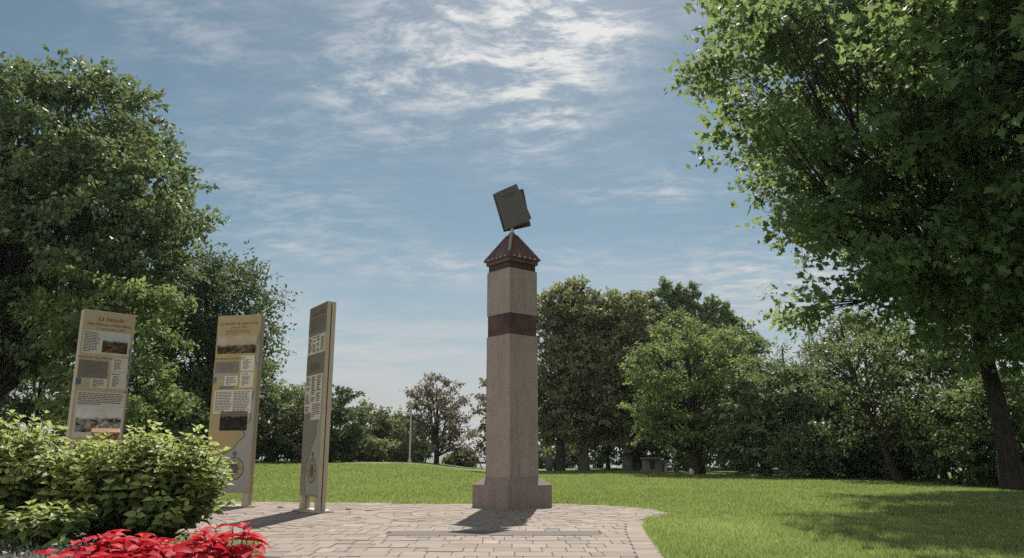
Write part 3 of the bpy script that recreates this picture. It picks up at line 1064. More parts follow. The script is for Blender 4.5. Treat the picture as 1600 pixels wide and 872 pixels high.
        strip_text("La bataille de Sainte-Foy", 0.092, 0.5, 0.048, M['ink_brown'])
        strip_text("28 avril 1760", 0.07, 0.5, 0.072, M['ink_brown'])
        lines(0.2, 0.82, 0.084, 0.113, 4, M['ink'], face, 2, 1, True, 0.4)
        rect(0.04, 0.93, 0.122, 0.224, M['paint2'], 'picture', 2)
        strip_text("Les forces en présence", 0.07, 0.33, 0.252, M['ink_brown'])
        rect(0.03, 0.58, 0.27, 0.335, M['sketch'], 'map_sketch', 1)
        rect(0.03, 0.58, 0.338, 0.37, M['water_print'], 'map_river', 1, 0.006)
        lines(0.1, 0.5, 0.275, 0.325, 4, M['ink'], face, 2, 1, True, 0.2)
        for (F0, F1) in ((0.238, 0.326), (0.332, 0.42)):
            rect(0.62, 0.93, F0, F1, M['paper'], 'text_sheet', 1)
            lines(0.64, 0.92, F0 + .006, F0 + .016, 1, M['ink'], face)
            lines(0.66, 0.86, F0 + .02, F1 - .01, 8, M['ink'], face)
        rect(0.27, 0.58, 0.352, 0.408, M['paper'], 'text_sheet', 2)
        lines(0.3, 0.55, 0.357, 0.403, 5, M['ink'], face, 3)
        rect(0.0, 0.09, 0.36, 0.39, M['coast'], 'map_patch', 1, 0.006)
        rect(0.16, 0.5, 0.412, 0.425, M['coast'], 'map_patch', 1, 0.004)
        rect(0.07, 0.92, 0.433, 0.565, M['paper'], 'text_sheet', 2, 0.002)
        lines(0.09, 0.90, 0.44, 0.555, 13, M['ink'], face, 3, 2)
        rect(0.24, 0.86, 0.553, 0.66, M['paint3'], 'picture', 3)
        compass(0.64, 0.868, 0.225)
    else:
        rect(0.0, 1.0, 0.004, 0.15, M['sketch'], 'heading_or_reflection', 1)  # dark reflection on the upper face, put into the print colour
        strip_text("28 avril 1760", 0.13, 0.5, 0.045, M['ink'])
        lines(0.1, 0.9, 0.07, 0.14, 6, M['ink'], face, 2, 2, True, 0.4)
        rect(0.0, 0.98, 0.165, 0.265, M['paper'], 'text_sheet', 1, 0.003)
        column_list(0.03, 0.96, 0.17, 0.255, 4, 9, M['ink'], face)
        rect(0.0, 1.0, 0.267, 0.37, M['sketch'], 'heading_or_reflection', 1, 0.003)
        lines(0.2, 0.75, 0.315, 0.365, 6, M['ink'], face, 2, 1, False, 0.7)
        rect(0.0, 0.95, 0.378, 0.575, M['paper'], 'text_sheet', 1, 0.003)
        column_list(0.03, 0.93, 0.385, 0.52, 3, 15, M['ink'], face)
        column_list(0.03, 0.35, 0.52, 0.572, 1, 5, M['ink'], face)
        rect(0.42, 0.95, 0.50, 0.615, M['paper'], 'text_sheet', 2)
        lines(0.45, 0.93, 0.53, 0.60, 7, M['ink'], face, 3)
        coast([(0.8, 0.618), (0.72, 0.66), (0.78, 0.68), (0.60, 0.74), (0.45, 0.79), (0.33, 0.84), (0.28, 0.9), (0.33, 0.99)], M['water_print'], 0.02)
        compass(0.64, 0.872, 0.225)
    return p


panel('pale parchment information panel behind the shrub, with landscape picture beside text at its top', -8.28, 15.55, R(47), 0)
panel('ochre information panel with wide smoky picture under its title, between the shrub and another panel', -5.68, 15.93, R(-13), 1)
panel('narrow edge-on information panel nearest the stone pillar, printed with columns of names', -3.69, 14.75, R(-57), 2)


# ------------------------------------------------------------------ trees
UP = np.array([0, 0, 1.0])


def crown_boughs(rg, ells, nb, wts=None):
    vol = np.array([(e[3] * e[4] * e[5]) ** (2 / 3) for e in ells]) if wts is None else np.array(wts, float)
    vol = vol / vol.sum()
    pts = []; ctr = []
    for k in range(nb):
        best, bd = None, -1
        for _ in range(7):
            e = ells[rg.choice(len(ells), p=vol)]
            d = unit(rg.normal(size=3))
            r = rg.uniform(0.30, 1.0) ** 0.55 * 0.93
            q = np.array([e[0] + d[0] * r * e[3], e[1] + d[1] * r * e[4], e[2] + d[2] * r * e[5]])
            dd = min((np.linalg.norm((q - p)) for p in pts), default=9.0)
            if dd > bd: best, bd, bc = q, dd, np.array(e[:3])
        pts.append(best); ctr.append(bc)
    return np.array(pts), np.array(ctr)


def foliage(rg, mb, tmpl, boughs, ctr, br, ns, nl, size, spread, flat=0.65, elong=0.8, stretch=1.0, tint0=0.0, upb=0.9):
    nb = len(boughs)
    br = br * rg.uniform(0.7, 1.3, nb)
    out = unit(boughs - ctr + 1e-6)
    d = unit(rg.normal(size=(nb, ns, 3)) + 0.75 * out[:, None] + 0.35 * UP)
    r = rg.uniform(0.25, 1.12, (nb, ns)) * br[:, None]
    snrm = 0.75 * rg.normal(size=(nb, ns, 1, 3))
    sp = boughs[:, None] + d * r[..., None] * np.array([1, 1, flat * stretch])
    d = unit(d * np.array([1, 1, stretch]) + 0.25 * rg.normal(size=d.shape))
    btint = rg.normal(0, 0.12, (nb, 1, 1))
    stint = rg.normal(0, 0.16, (nb, ns, 1))
    sd = np.broadcast_to(d[:, :, None], (nb, ns, nl, 3))
    t = rg.uniform(-0.6, 1.0, (nb, ns, nl, 1)) * spread * elong
    p = sp[:, :, None] + sd * t + rg.normal(size=(nb, ns, nl, 3)) * spread * np.array([0.34, 0.34, 0.13])
    nrm = unit(upb * UP + 0.45 * sd + snrm + 0.42 * rg.normal(size=p.shape))
    al = unit(sd + 0.9 * rg.normal(size=p.shape) - 0.35 * UP)
    ti = np.clip(0.42 + tint0 + btint + stint + rg.normal(0, 0.15, (nb, ns, nl)), 0, 1)
    n = nb * ns * nl
    put_leaves(mb, tmpl, p.reshape(n, 3), al.reshape(n, 3), nrm.reshape(n, 3), size * rg.uniform(0.5, 1.4, n), ti.reshape(n))
    return sp


def tree(name, label, x, y, ells, tr, fork, top, mat, nb=40, br=1.0, ns=14, nl=14, size=0.16, tmpl=T_OVAL, spread=0.35, seed=1,
         lean=(0, 0), cat='tree', group=None, bark='bark', flat=0.5, elong=0.8, stretch=1.0, trunks=1, parts=('trunk', 'crown'), tint0=0.0, twigs=5, upb=0.9, limb=0.34, wts=None):
    rg = np.random.default_rng(seed)
    z = float(gz(x, y))
    T = thing(name, label, cat, (x, y, z - 0.03), 0, group)
    boughs, ctr = crown_boughs(rg, ells, nb, wts)
    cm = MB()
    sp = foliage(rg, cm, tmpl, boughs, ctr, br, ns, nl, size, spread, flat, elong, stretch, tint0, upb)
    tm = MB()
    paths = []
    for k in range(trunks):
        n = 12
        t = np.linspace(0, 1, n)
        off = np.array([0, 0]) if trunks == 1 else rg.normal(size=2) * tr * 1.6
        sway = rg.normal(size=2) * (0.02 if trunks == 1 else 0.16) * top
        wob = np.cumsum(rg.normal(size=(n, 2)) * 0.012 * top / n * 3, axis=0)
        P = np.stack([off[0] + lean[0] * t + sway[0] * t ** 1.5 + wob[:, 0], off[1] + lean[1] * t + sway[1] * t ** 1.5 + wob[:, 1], t * top], -1)
        P[0, :2] = off
        rad = tr * (1 - 0.80 * t ** 0.9) * (1 + 0.35 * np.exp(-t * top / (1.4 * tr)))
        tm.tube(P, rad, 12)
        paths.append((P, rad))
    for i, b in enumerate(boughs):
        P, rad = paths[rg.integers(len(paths))]
        hor = np.hypot(b[0] - P[-1][0], b[1] - P[-1][1])
        hh = np.clip(b[2] - 0.55 * hor - 0.1 * top, fork * rg.uniform(0.9, 1.15), top * 0.97)
        s0 = np.array([np.interp(hh, P[:, 2], P[:, 0]), np.interp(hh, P[:, 2], P[:, 1]), hh])
        r0 = np.interp(hh, P[:, 2], rad) * limb * rg.uniform(0.7, 1.3)
        mid = s0 * 0.45 + b * 0.55 + np.array([0, 0, 0.14 * np.linalg.norm(b - s0)]) * rg.uniform(-0.1, 1.0)
        q = bez(s0, mid, b, 7)
        q[1:-1] += rg.normal(size=(5, 3)) * 0.03 * np.linalg.norm(b - s0)
        tm.tube(q, np.linspace(max(r0, 0.018), 0.014, 7), 6)
        for j in rg.choice(ns, min(twigs, ns), replace=False):
            e = sp[i, j]
            tm.tube(bez(q[4], (q[5] + e) / 2, e, 4), np.linspace(0.012, 0.005, 4), 4)
    tm.build(parts[0], M[bark], T, smooth=True)
    cm.build(parts[1], M[mat], T)
    return T


G_R = 'trees along the right edge of the lawn'
# --- big maple on the right, trunk in frame
tree('maple_tree', 'large dark leaning maple at the right edge, its leafy crown overhanging the lawn', 14.9, 23.6,
     [(-0.1, -2.0, 10.9, 7.7, 8.2, 7.0), (-4.5, -2.5, 13.3, 4.5, 4.2, 3.0), (-7.0, -8.3, 9.8, 2.9, 2.9, 2.3), (-2.8, -3.0, 6.6, 5.2, 4.6, 2.2), (-5.2, -3.0, 8.4, 2.4, 2.6, 1.8), (-0.8, -2.8, 4.9, 4.4, 3.0, 1.7), (0.2, -2.6, 4.2, 2.6, 1.8, 1.0), (3.0, -3.0, 9.5, 4.5, 4.5, 4.5)],
     0.30, 5.4, 16.0, 'maple', nb=200, br=1.45, ns=21, nl=21, size=0.195, tmpl=T_MAPLE, spread=0.62, seed=21, lean=(-1.2, -0.4), flat=0.5, twigs=16, limb=0.32, bark='bark_dark')
tree('maple_tree', 'near maple whose trunk stands outside, big leaves hanging into the upper right corner', 14.0, 13.2,
     [(-0.6, -0.2, 10.2, 5.6, 5.6, 5.2)], 0.32, 3.6, 13.5, 'maple', nb=95, br=1.4, ns=18, nl=20, size=0.20, tmpl=T_MAPLE, spread=0.5, seed=22, flat=0.5)
# --- left
tree('maple_tree', 'tallest broad dense tree at the left edge, rising behind the pale panel', -19.05, 28.0,
     [(0, 0, 9.8, 6.5, 6.3, 6.1), (2.6, -0.5, 9.0, 4.4, 5.0, 3.8), (-5, 1, 8.5, 5, 5, 5), (0.8, 0, 13.0, 3.6, 3.6, 2.8)],
     0.42, 2.8, 15.5, 'maple_b', nb=235, br=1.3, ns=23, nl=20, size=0.22, tmpl=T_OVAL, spread=0.45, seed=23)
tree('lime_tree', 'smaller yellow-green sunlit tree in front of the tall left tree, beside the ochre panel', -12.6, 24.5,
     [(0, 0, 3.9, 2.1, 2.2, 3.2), (-0.9, 0, 5.4, 1.6, 1.8, 1.5)], 0.14, 0.9, 7.0, 'lime', nb=46, br=0.75, ns=16, nl=16, size=0.17, spread=0.32, seed=24)
tree('elm_tree', 'dark feathery tree with upswept airy twigs behind the ochre panel', -14.2, 36.0,
     [(0, 0, 6.0, 2.7, 2.9, 4.0), (0.8, 0, 7.4, 1.9, 2.2, 2.0), (-1.5, 0, 8.4, 1.7, 2.0, 1.9)], 0.26, 1.6, 9.4, 'dark', nb=100, br=0.95, ns=16, nl=16, size=0.17, tmpl=T_NARROW if False else T_OVAL,
     spread=0.55, elong=1.3, stretch=1.5, seed=25, tint0=-0.05)
tree('round_tree', 'bright green tree just right of the ochre panel, behind dark rounded trees', -16.2, 46.5,
     [(0, 0, 3.9, 2.0, 2.0, 2.9)], 0.14, 1.2, 6.0, 'lime', nb=30, br=0.75, ns=13, nl=13, size=0.22, spread=0.32, seed=26, tint0=-0.1)
tree('round_tree', 'low dark rounded tree between the ochre panel and the edge-on panel', -14.9, 49.0,
     [(0, 0, 2.5, 2.0, 2.0, 1.9)], 0.14, 0.6, 3.7, 'dark', nb=30, br=0.8, ns=13, nl=13, size=0.22, spread=0.32, seed=27)
tree('round_tree', 'grey-green tree top showing behind the left side of the edge-on panel', -15.0, 56.0,
     [(0, 0, 3.4, 2.2, 2.2, 2.5)], 0.14, 1, 5.2, 'mid', nb=30, br=0.8, ns=13, nl=12, size=0.24, spread=0.35, seed=28)
tree('round_tree', 'dark domed tree just right of the edge-on panel, tallest of that clump', -11.5, 50.0,
     [(0, 0, 2.5, 1.9, 1.9, 2.1)], 0.14, 0.6, 4.0, 'dark', nb=32, br=0.8, ns=13, nl=13, size=0.22, spread=0.32, seed=29, tint0=0.08)
tree('round_tree', 'yellowish low tree touching the right edge of the edge-on panel', -12.6, 46.8,
     [(0, 0, 2.3, 1.1, 1.1, 1.9)], 0.1, 0.5, 3.6, 'olive', nb=20, br=0.6, ns=12, nl=12, size=0.2, spread=0.3, seed=30)
far = [(-11.3, 60, 4.2, 'olive', 'olive tree in the distant row, next to the dark domed tree'),
       (-9.6, 61, 3.7, 'mid', 'middle tree of the distant row between the dark domed tree and the white lamp post'),
       (-8.0, 60, 3.1, 'olive', 'lowest tree of the distant row, just left of the white lamp post')]
for i, (x, y, h, m_, lb) in enumerate(far):
    tree('distant_tree', lb, x, y, [(0, 0, h * 0.53, 1.5, 1.5, h * 0.5)], 0.12, 0.4, h * 0.85, m_, nb=26, br=0.65, ns=12, nl=11, size=0.23, spread=0.33, seed=40 + i,
         group='distant trees behind the hedge bushes', stretch=1.3)
lf = [(-22.5, 37.0, 8.0, 3.2, 'mid', 'tree filling the gap beneath the tall left tree, behind its trunk'), (-27.5, 38.0, 8.5, 3.4, 'dark', 'dark tree at the left edge of the picture, behind the tall left tree'),
      (-18.6, 39.0, 6.5, 2.6, 'dark', 'dark low tree behind the pale panel and the smaller yellow-green tree'), (-13.6, 31.0, 3.4, 1.7, 'mid', 'leafy bush-like tree at the left side of the ochre panel')]
for i, (x, y, h, r_, m_, lb) in enumerate(lf):
    tree('woodland_tree', lb, x, y, [(0, 0, h * 0.6, r_, r_, h * 0.4), (0, 0, h * 0.27, r_, r_, h * 0.25)], 0.16, 0.6, h * 0.9, m_, nb=54, br=0.85, ns=14, nl=13, size=0.21, spread=0.36, seed=230 + i)
# hedge bushes
hed = [(-17.1, 50, 1.75, 'rounded hedge bush just right of the ochre panel'), (-15.2, 50.3, 1.7, 'hedge bush just left of the edge-on panel'), (-13.4, 50, 1.7, 'hedge bush hidden partly by the edge-on panel'),
       (-11.3, 49.5, 1.75, 'hedge bush just right of the edge-on panel'), (-9.6, 50, 1.5, 'low olive hedge bush, second right of the edge-on panel'), (-8.0, 50, 1.35, 'lowest hedge bush beside the lamp post'),
       (-6.4, 50.6, 1.25, 'small hedge bush between the lamp post and the lone tree')]
for i, (x, y, h, lb) in enumerate(hed):
    tree('hedge_bush', lb, x, y, [(0, 0, h * 0.48, 1.25, 0.9, h * 0.5)], 0.05, 0.15, h * 0.6, 'lime' if i < 4 else 'olive', nb=30, br=0.42, ns=12, nl=11, size=0.16, spread=0.22, seed=60 + i,
         cat='bush', group='hedge bushes at the back of the lawn', trunks=4, parts=('stems', 'foliage'), twigs=2, tint0=0.0 if i < 4 else 0.25)
# lone multi-stemmed tree
tree('lone_tree', 'lone open multi-stemmed tree standing between the white lamp post and the stone pillar', -5.0, 52.5,
     [(-0.2, 0, 3.5, 2.3, 2.1, 2.3), (1.2, 0, 1.9, 1.6, 1.5, 1.4), (-0.1, 0, 5.0, 1.2, 1.0, 1.0)], 0.11, 0.5, 5.2, 'brownish', nb=56, br=0.55, ns=11, nl=9, size=0.19, spread=0.32, seed=70, trunks=5, limb=0.5, bark='bark')
tree('slender_tree', 'sparse pale tree half hidden behind the left side of the stone pillar', -0.9, 46.0,
     [(0, 0, 3.6, 1.5, 1.4, 2.2), (-0.3, 0, 1.8, 1.3, 1.2, 1.0)], 0.11, 0.6, 5.2, 'brownish', nb=26, br=0.5, ns=9, nl=9, size=0.2, spread=0.28, seed=71, limb=0.5)
# big group right of the pillar
big = [(3.0, 50.0, 0.36, 12.0, 'olive', 'tall dense tree immediately right of the stone pillar, thick dark trunk'),
       (4.6, 50.6, 0.36, 12.4, 'olive', 'tall dense tree with thick pale brown trunk, second right of the pillar'),
       (6.5, 53.5, 0.16, 11.0, 'dark', 'tall dense tree with thin dark trunk, third right of the pillar'),
       (7.35, 50.0, 0.33, 11.7, 'olive', 'tall dense tree with forked trunk beside the stone picnic table')]
for i, (x, y, r_, h, m_, lb) in enumerate(big):
    tree('tall_tree', lb, x, y, [(0, 0, h * 0.62, 2.2, 2.0, h * 0.40), (0, 0, h * 0.33, 2.2, 1.9, h * 0.19)], r_ * 0.85, 1.9, h * 0.93, m_, nb=84, br=0.85, ns=15, nl=13, size=0.25, spread=0.38, seed=80 + i,
         group='tall trees right of the pillar', bark='bark_pale' if i in (1, 3) else 'bark', lean=(0.2, 0), stretch=1.35, tint0=0.24 if i < 2 else 0.14)
bk = [(9.0, 58.0, 12.6, 'dark', 'tree between the forked trunk and the spiky poplars, tall and dark'), (12.4, 56.5, 11.6, 'mid', 'green tree filling the skyline under the spiky poplars'),
      (15.8, 55.0, 9.8, 'mid', 'tree sloping down the skyline right of the spiky poplars'), (19.5, 52.0, 6.6, 'dark', 'back tree seen between the conifer tips and the round sunlit tree')]
for i, (x, y, h, m_, lb) in enumerate(bk):
    tree('woodland_tree', lb, x, y, [(0, 0, h * 0.6, 2.3, 2.1, h * 0.4), (0, 0, h * 0.25, 2.3, 2.1, h * 0.24)], 0.2, 1.0, h * 0.92, m_, nb=70, br=0.85, ns=13, nl=12, size=0.26, spread=0.38, seed=250 + i, stretch=1.4)
# spiky poplars behind
pop = [(10.2, 62, 14.3, 'leftmost spiky poplar top, rising beside the tall trees'), (11.5, 63, 14.7, 'second spiky poplar from the left on the skyline'),
       (12.7, 62, 15.1, 'third spiky poplar from the left, the highest on the skyline'), (13.9, 62, 14.9, 'middle-right spiky poplar, just right of the highest one'), (15.1, 62, 14.6, 'third spiky poplar from the right on the skyline'),
       (16.3, 61, 13.9, 'second spiky poplar from the right on the skyline'), (17.4, 61, 12.8, 'rightmost, lowest spiky poplar above the round sunlit tree')]
for i, (x, y, h, lb) in enumerate(pop):
    q = h / 14
    tree('poplar_tree', lb, x, y, [(0, 0, h * 0.46, 0.9, 0.85, h * 0.36), (-0.62, 0.2, h * 0.80, 0.10, 0.12, h * 0.14), (-0.2, -0.2, h * 0.85, 0.10, 0.12, h * 0.15), (0.25, 0.2, h * 0.82, 0.10, 0.12, h * 0.15), (0.7, -0.1, h * 0.77, 0.10, 0.12, h * 0.14)],
         0.16, 1.5, h * 0.8, 'mid', nb=84, br=0.28, ns=13, nl=12, size=0.24, spread=0.2, elong=1.6, seed=100 + i,
         group='spiky poplars on the skyline', stretch=2.2, tint0=0.2, wts=[0.48, 0.13, 0.13, 0.13, 0.13])
tree('round_tree', 'round-crowned sunlit green tree with split trunk, right of the stone picnic table', 9.3, 40.0,
     [(0, 0, 4.9, 3.0, 2.9, 3.2), (0, 0, 3.0, 2.9, 2.8, 1.9)], 0.26, 1.0, 7.4, 'lime', nb=85, br=0.8, ns=15, nl=15, size=0.18, spread=0.34, seed=110, trunks=2, tint0=0.0)
tree('round_tree', 'dark tree crown rising behind the round sunlit tree, on its right', 13.7, 47.0,
     [(0, 0, 5.0, 2.5, 2.4, 3.9)], 0.2, 1.4, 8.4, 'mid', nb=55, br=0.85, ns=14, nl=13, size=0.21, spread=0.36, seed=111)
# right tree wall
wall = [(11.7, 36.5, 5.6, 2.0, 'mid', 'bushy dark tree with slim forked trunk, right of the round sunlit tree'),
        (14.2, 37.0, 5.3, 1.9, 'dark', 'low dark tree under the conifer tips in the right tree row'),
        (17.0, 37.5, 6.6, 2.3, 'mid', 'grey-green tree behind the slanting bare-branched tree'),
        (19.9, 37.0, 6.4, 2.4, 'mid', 'dense tree in the back row, between the slanting tree and the big maple trunk'),
        (23.0, 37.0, 7.0, 2.6, 'dark', 'dark back-row tree just left of the big maple trunk'),
        (26.5, 36.0, 7.2, 2.8, 'mid', 'back-row tree to the right of the big maple trunk')]
for i, (x, y, h, r_, m_, lb) in enumerate(wall):
    h *= 1.30 if i > 1 else 0.97
    tree('woodland_tree', lb, x, y, [(0, 0, h * 0.60, r_, r_, h * 0.40), (0, 0, h * 0.28, r_ * 0.95, r_ * 0.9, h * 0.24)], 0.15, 0.6, h * 0.9, m_, nb=54, br=0.78, ns=14, nl=13, size=0.19, spread=0.34, seed=120 + i, group=G_R, trunks=2, tint0=-0.04)
tree('slanting_tree', 'slanting open tree whose bare dark branches show against the sky, in the right tree row', 15.6, 32.0,
     [(-0.9, 0, 4.6, 2.3, 2.0, 1.7), (0.3, 0, 2.6, 2.0, 1.8, 1.2)], 0.17, 1.6, 5.4, 'mid', nb=36, br=0.7, ns=12, nl=11, size=0.17, spread=0.36, seed=130, lean=(-1.7, 0), limb=0.55, group=G_R)
con = [(15.6, 44, 7.4, 'conifer tip on the skyline, the lower one left'), (17.6, 45, 8.6, 'conifer tip on the skyline, the taller one at the maple leaves')]
for i, (x, y, h, lb) in enumerate(con):
    tree('conifer_tree', lb, x, y, [(0, 0, h * (0.2 + 0.14 * k), 1.5 * (1 - k / 6), 1.5 * (1 - k / 6), 0.6) for k in range(6)], 0.14, 0.6, h * 0.98, 'dark', nb=48, br=0.5, ns=12, nl=13, size=0.2, tmpl=T_NARROW,
         spread=0.34, elong=1.3, seed=140 + i, group='conifers behind the right tree row', tint0=0.15, stretch=1.3)
und = [(17.0, 34.2, 3.0, 1.8, 'mid', 'undergrowth bush closing the gap right of the slanting trunk'), (17.4, 30.2, 3.6, 1.7, 'mid', 'leafy undergrowth bush at the foot of the slanting tree'), (19.0, 29.6, 4.4, 1.9, 'lime', 'tallest pale undergrowth bush between slanting tree and maple trunk'),
       (15.6, 34.6, 2.6, 1.6, 'dark', 'dark undergrowth bush behind the slanting trunk'), (13.0, 34.2, 2.3, 1.3, 'mid', 'small undergrowth bush left of the slanting tree'),
       (17.0, 27.2, 3.8, 1.6, 'mid', 'undergrowth bush just left of the big maple trunk'), (20.2, 26.5, 4.2, 2.0, 'lime', 'undergrowth bush right of the big maple trunk'),
       (22.5, 30.0, 5.0, 2.4, 'mid', 'broad undergrowth bush behind the big maple trunk')]
for i, (x, y, h, r_, m_, lb) in enumerate(und):
    tree('undergrowth_bush', lb, x, y, [(0, 0, h * 0.5, r_, r_ * 0.9, h * 0.5)], 0.06, 0.2, h * 0.8, m_, nb=46, br=0.58, ns=13, nl=13, size=0.17, spread=0.3, seed=150 + i, cat='bush', group='undergrowth bushes at the right', trunks=4, tint0=-0.06, parts=('stems', 'foliage'))
lowb = [(6.0, 58, 2.4, 1.5, 'mid', 'low bush behind the thin dark trunk'), (8.9, 52.5, 3.0, 1.5, 'lime', 'pale sunlit bush behind the stone picnic table'), (10.6, 46, 2.6, 1.4, 'mid', 'bush behind the round sunlit tree trunk'),
        (1.9, 57, 1.6, 1.1, 'mid', 'low bush right of the pillar base, far behind'), (4.0, 59, 2.0, 1.3, 'olive', 'low bush between the two thick trunks'), (12.6, 41.0, 2.6, 1.4, 'dark', 'dark bush at the left end of the right tree row'),
        (-3.6, 56.5, 1.0, 1.0, 'olive', 'low sprawling bush right of the lone tree')]
for i, (x, y, h, r_, m_, lb) in enumerate(lowb):
    tree('low_bush', lb, x, y, [(0, 0, h * 0.5, r_, r_ * 0.8, h * 0.5)], 0.04, 0.15, h * 0.7, m_, nb=24, br=0.45, ns=11, nl=11, size=0.18, spread=0.26, seed=170 + i, cat='bush', group='low bushes behind the lawn', trunks=3, parts=('stems', 'foliage'))


# ------------------------------------------------------------------ hydrangea shrubs
def hydrangea(label, x, y, rx, ry, h, nstem, seed, size=0.138, nfl=2):
    rg = np.random.default_rng(seed)
    T = thing('hydrangea_shrub', label, 'shrub', (x, y, 0.05), 0, 'hydrangea shrubs in the planting bed')
    sm, lm, fm = MB(), MB(), MB()
    for k in range(nstem):
        a = rg.uniform(0, 2 * PI); r = math.sqrt(rg.random())
        ex, ey = rx * r * math.cos(a), ry * r * math.sin(a)
        wx_ = x + ex
        hz_ = h * (1 - 0.42 * r ** 4.5) * (1 + 0.06 * math.sin(wx_ * 5.2 + 1.0) + 0.04 * math.sin(wx_ * 11 + ey * 6)) * (1 - 0.16 * math.exp(-((wx_ + 4.88) / 0.26) ** 2)) * rg.uniform(0.80, 1.06)
        if rg.random() < 0.22: hz_ *= rg.uniform(0.35, 0.8); ex *= 1.08; ey *= 1.08
        p0 = np.array([ex * 0.35, ey * 0.35, 0]); p2 = np.array([ex, ey, hz_])
        P = bez(p0, np.array([ex * 0.75, ey * 0.75, hz_ * 0.55]), p2, 9)
        sm.tube(P, np.linspace(0.008, 0.004, 9), 5)
        npair = int(5 + 4 * rg.random())
        ph = rg.uniform(0, PI)
        for j in range(npair):
            t = 1 - 0.115 * j * (0.9 if j else 0) - 0.005
            t = max(t, 0.12)
            c = np.array([np.interp(t, np.linspace(0, 1, 9), P[:, q]) for q in range(3)])
            dv = unit(P[min(8, int(t * 8) + 1)] - P[max(0, int(t * 8) - 1)])
            for s in (0, 1):
                an = ph + j * PI / 2 + s * PI + rg.normal(0, 0.18)
                hd = np.array([math.cos(an), math.sin(an), 0])
                tilt = (1.1 if j == 0 else 0.45 if j == 1 else 0.12 - 0.07 * j) + rg.normal(0, 0.14)
                al = unit(hd + dv * tilt)
                nr = unit(dv + 0.001 - hd * tilt * 0.7 + 0.18 * rg.normal(size=3))
                sz = size * (0.55 if j == 0 else 0.85 if j == 1 else 1.0) * rg.uniform(0.85, 1.2)
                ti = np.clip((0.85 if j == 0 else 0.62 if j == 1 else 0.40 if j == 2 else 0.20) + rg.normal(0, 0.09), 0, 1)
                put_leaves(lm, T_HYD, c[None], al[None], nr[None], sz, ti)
        if k < nfl or rg.random() < 0.03:
            n = 90
            q = rg.normal(size=(n, 3)) * np.array([0.055, 0.055, 0.05]) + p2 + np.array([0, 0, 0.06])
            put_leaves(fm, T_OVAL, q, unit(rg.normal(size=(n, 3))), unit(rg.normal(size=(n, 3)) + UP), 0.016, rg.random(n))
    sm.build('stems', M['stem'], T, smooth=True)
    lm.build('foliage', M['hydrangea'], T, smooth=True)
    if fm.v: fm.build('flower_panicle', M['panicle'], T)
    return T


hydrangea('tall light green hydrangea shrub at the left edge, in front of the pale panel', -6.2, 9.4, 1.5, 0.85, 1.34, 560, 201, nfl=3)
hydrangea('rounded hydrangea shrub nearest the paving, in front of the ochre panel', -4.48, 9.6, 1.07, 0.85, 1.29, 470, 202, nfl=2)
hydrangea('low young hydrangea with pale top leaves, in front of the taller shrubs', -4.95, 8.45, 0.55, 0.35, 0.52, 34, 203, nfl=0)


# ------------------------------------------------------------------ red coleus
def coleus(label, x, y, h, seed, spread=0.26, nst=7, mat='redleaf', size=0.17):
    rg = np.random.default_rng(seed)
    T = thing('coleus_plant', label, 'plant', (x, y, 0.06), 0, 'red coleus plants in the planting bed')
    sm, lm = MB(), MB()
    for k in range(nst):
        a = 2 * PI * k / nst + rg.uniform(-.4, .4); r = spread * (0.25 if k == 0 else rg.uniform(0.55, 1.0))
        hh = (h - 0.06) * rg.uniform(0.78, 1.0) if k else h - 0.06
        P = bez(np.array([0, 0, 0.0]), np.array([r * .7 * math.cos(a), r * .7 * math.sin(a), hh * .5]), np.array([r * math.cos(a), r * math.sin(a), hh]), 6)
        sm.tube(P, np.linspace(0.007, 0.004, 6), 5)
        ph = rg.uniform(0, PI)
        for j in range(4):
            t = 1 - 0.15 * j
            c = np.array([np.interp(t, np.linspace(0, 1, 6), P[:, q]) for q in range(3)])
            for s in (0, 1):
                an = ph + j * PI / 2 + s * PI + rg.normal(0, 0.2)
                hd = np.array([math.cos(an), math.sin(an), 0])
                tilt = (0.55, 0.22, 0.05, -0.15, -0.3)[j] + rg.normal(0, 0.12)
                al = unit(hd + UP * tilt); nr = unit(UP - hd * tilt * 0.6 + 0.2 * rg.normal(size=3))
                put_leaves(lm, T_COL, c[None], al[None], nr[None], size * (0.6, 0.95, 1.1, 1.1, 1.0)[j] * rg.uniform(0.85, 1.15), np.clip((0.78, 0.70, 0.52, 0.25)[j] + rg.normal(0, 0.16), 0, 1))
    sm.build('stems', M['redstem'], T, smooth=True)
    lm.build('foliage', M[mat], T, smooth=True)
    return T


cols = [(-1.98, 5.75, 0.54, 'tallest red coleus, at the right end of the row beside the paving'),
        (-2.22, 5.45, 0.40, 'red coleus second from the right end of the row'),
        (-2.38, 5.85, 0.45, 'red coleus third from the right end of the row'),
        (-2.58, 5.50, 0.42, 'red coleus in the middle of the row, below the shrub gap'),
        (-2.74, 5.85, 0.46, 'red coleus left of the middle of the row'),
        (-2.90, 5.45, 0.41, 'red coleus second from the left end of the row'),
        (-2.98, 5.95, 0.46, 'red coleus at the left end of the row, beside silvery leaves')]
for i, (x, y, h, lb) in enumerate(cols):
    coleus(lb, x, y, h, 300 + i, nst=8)
coleus('magenta pink coleus plant at the bottom left corner', -3.95, 5.6, 0.31, 320, 0.2, 6, 'pinkleaf')


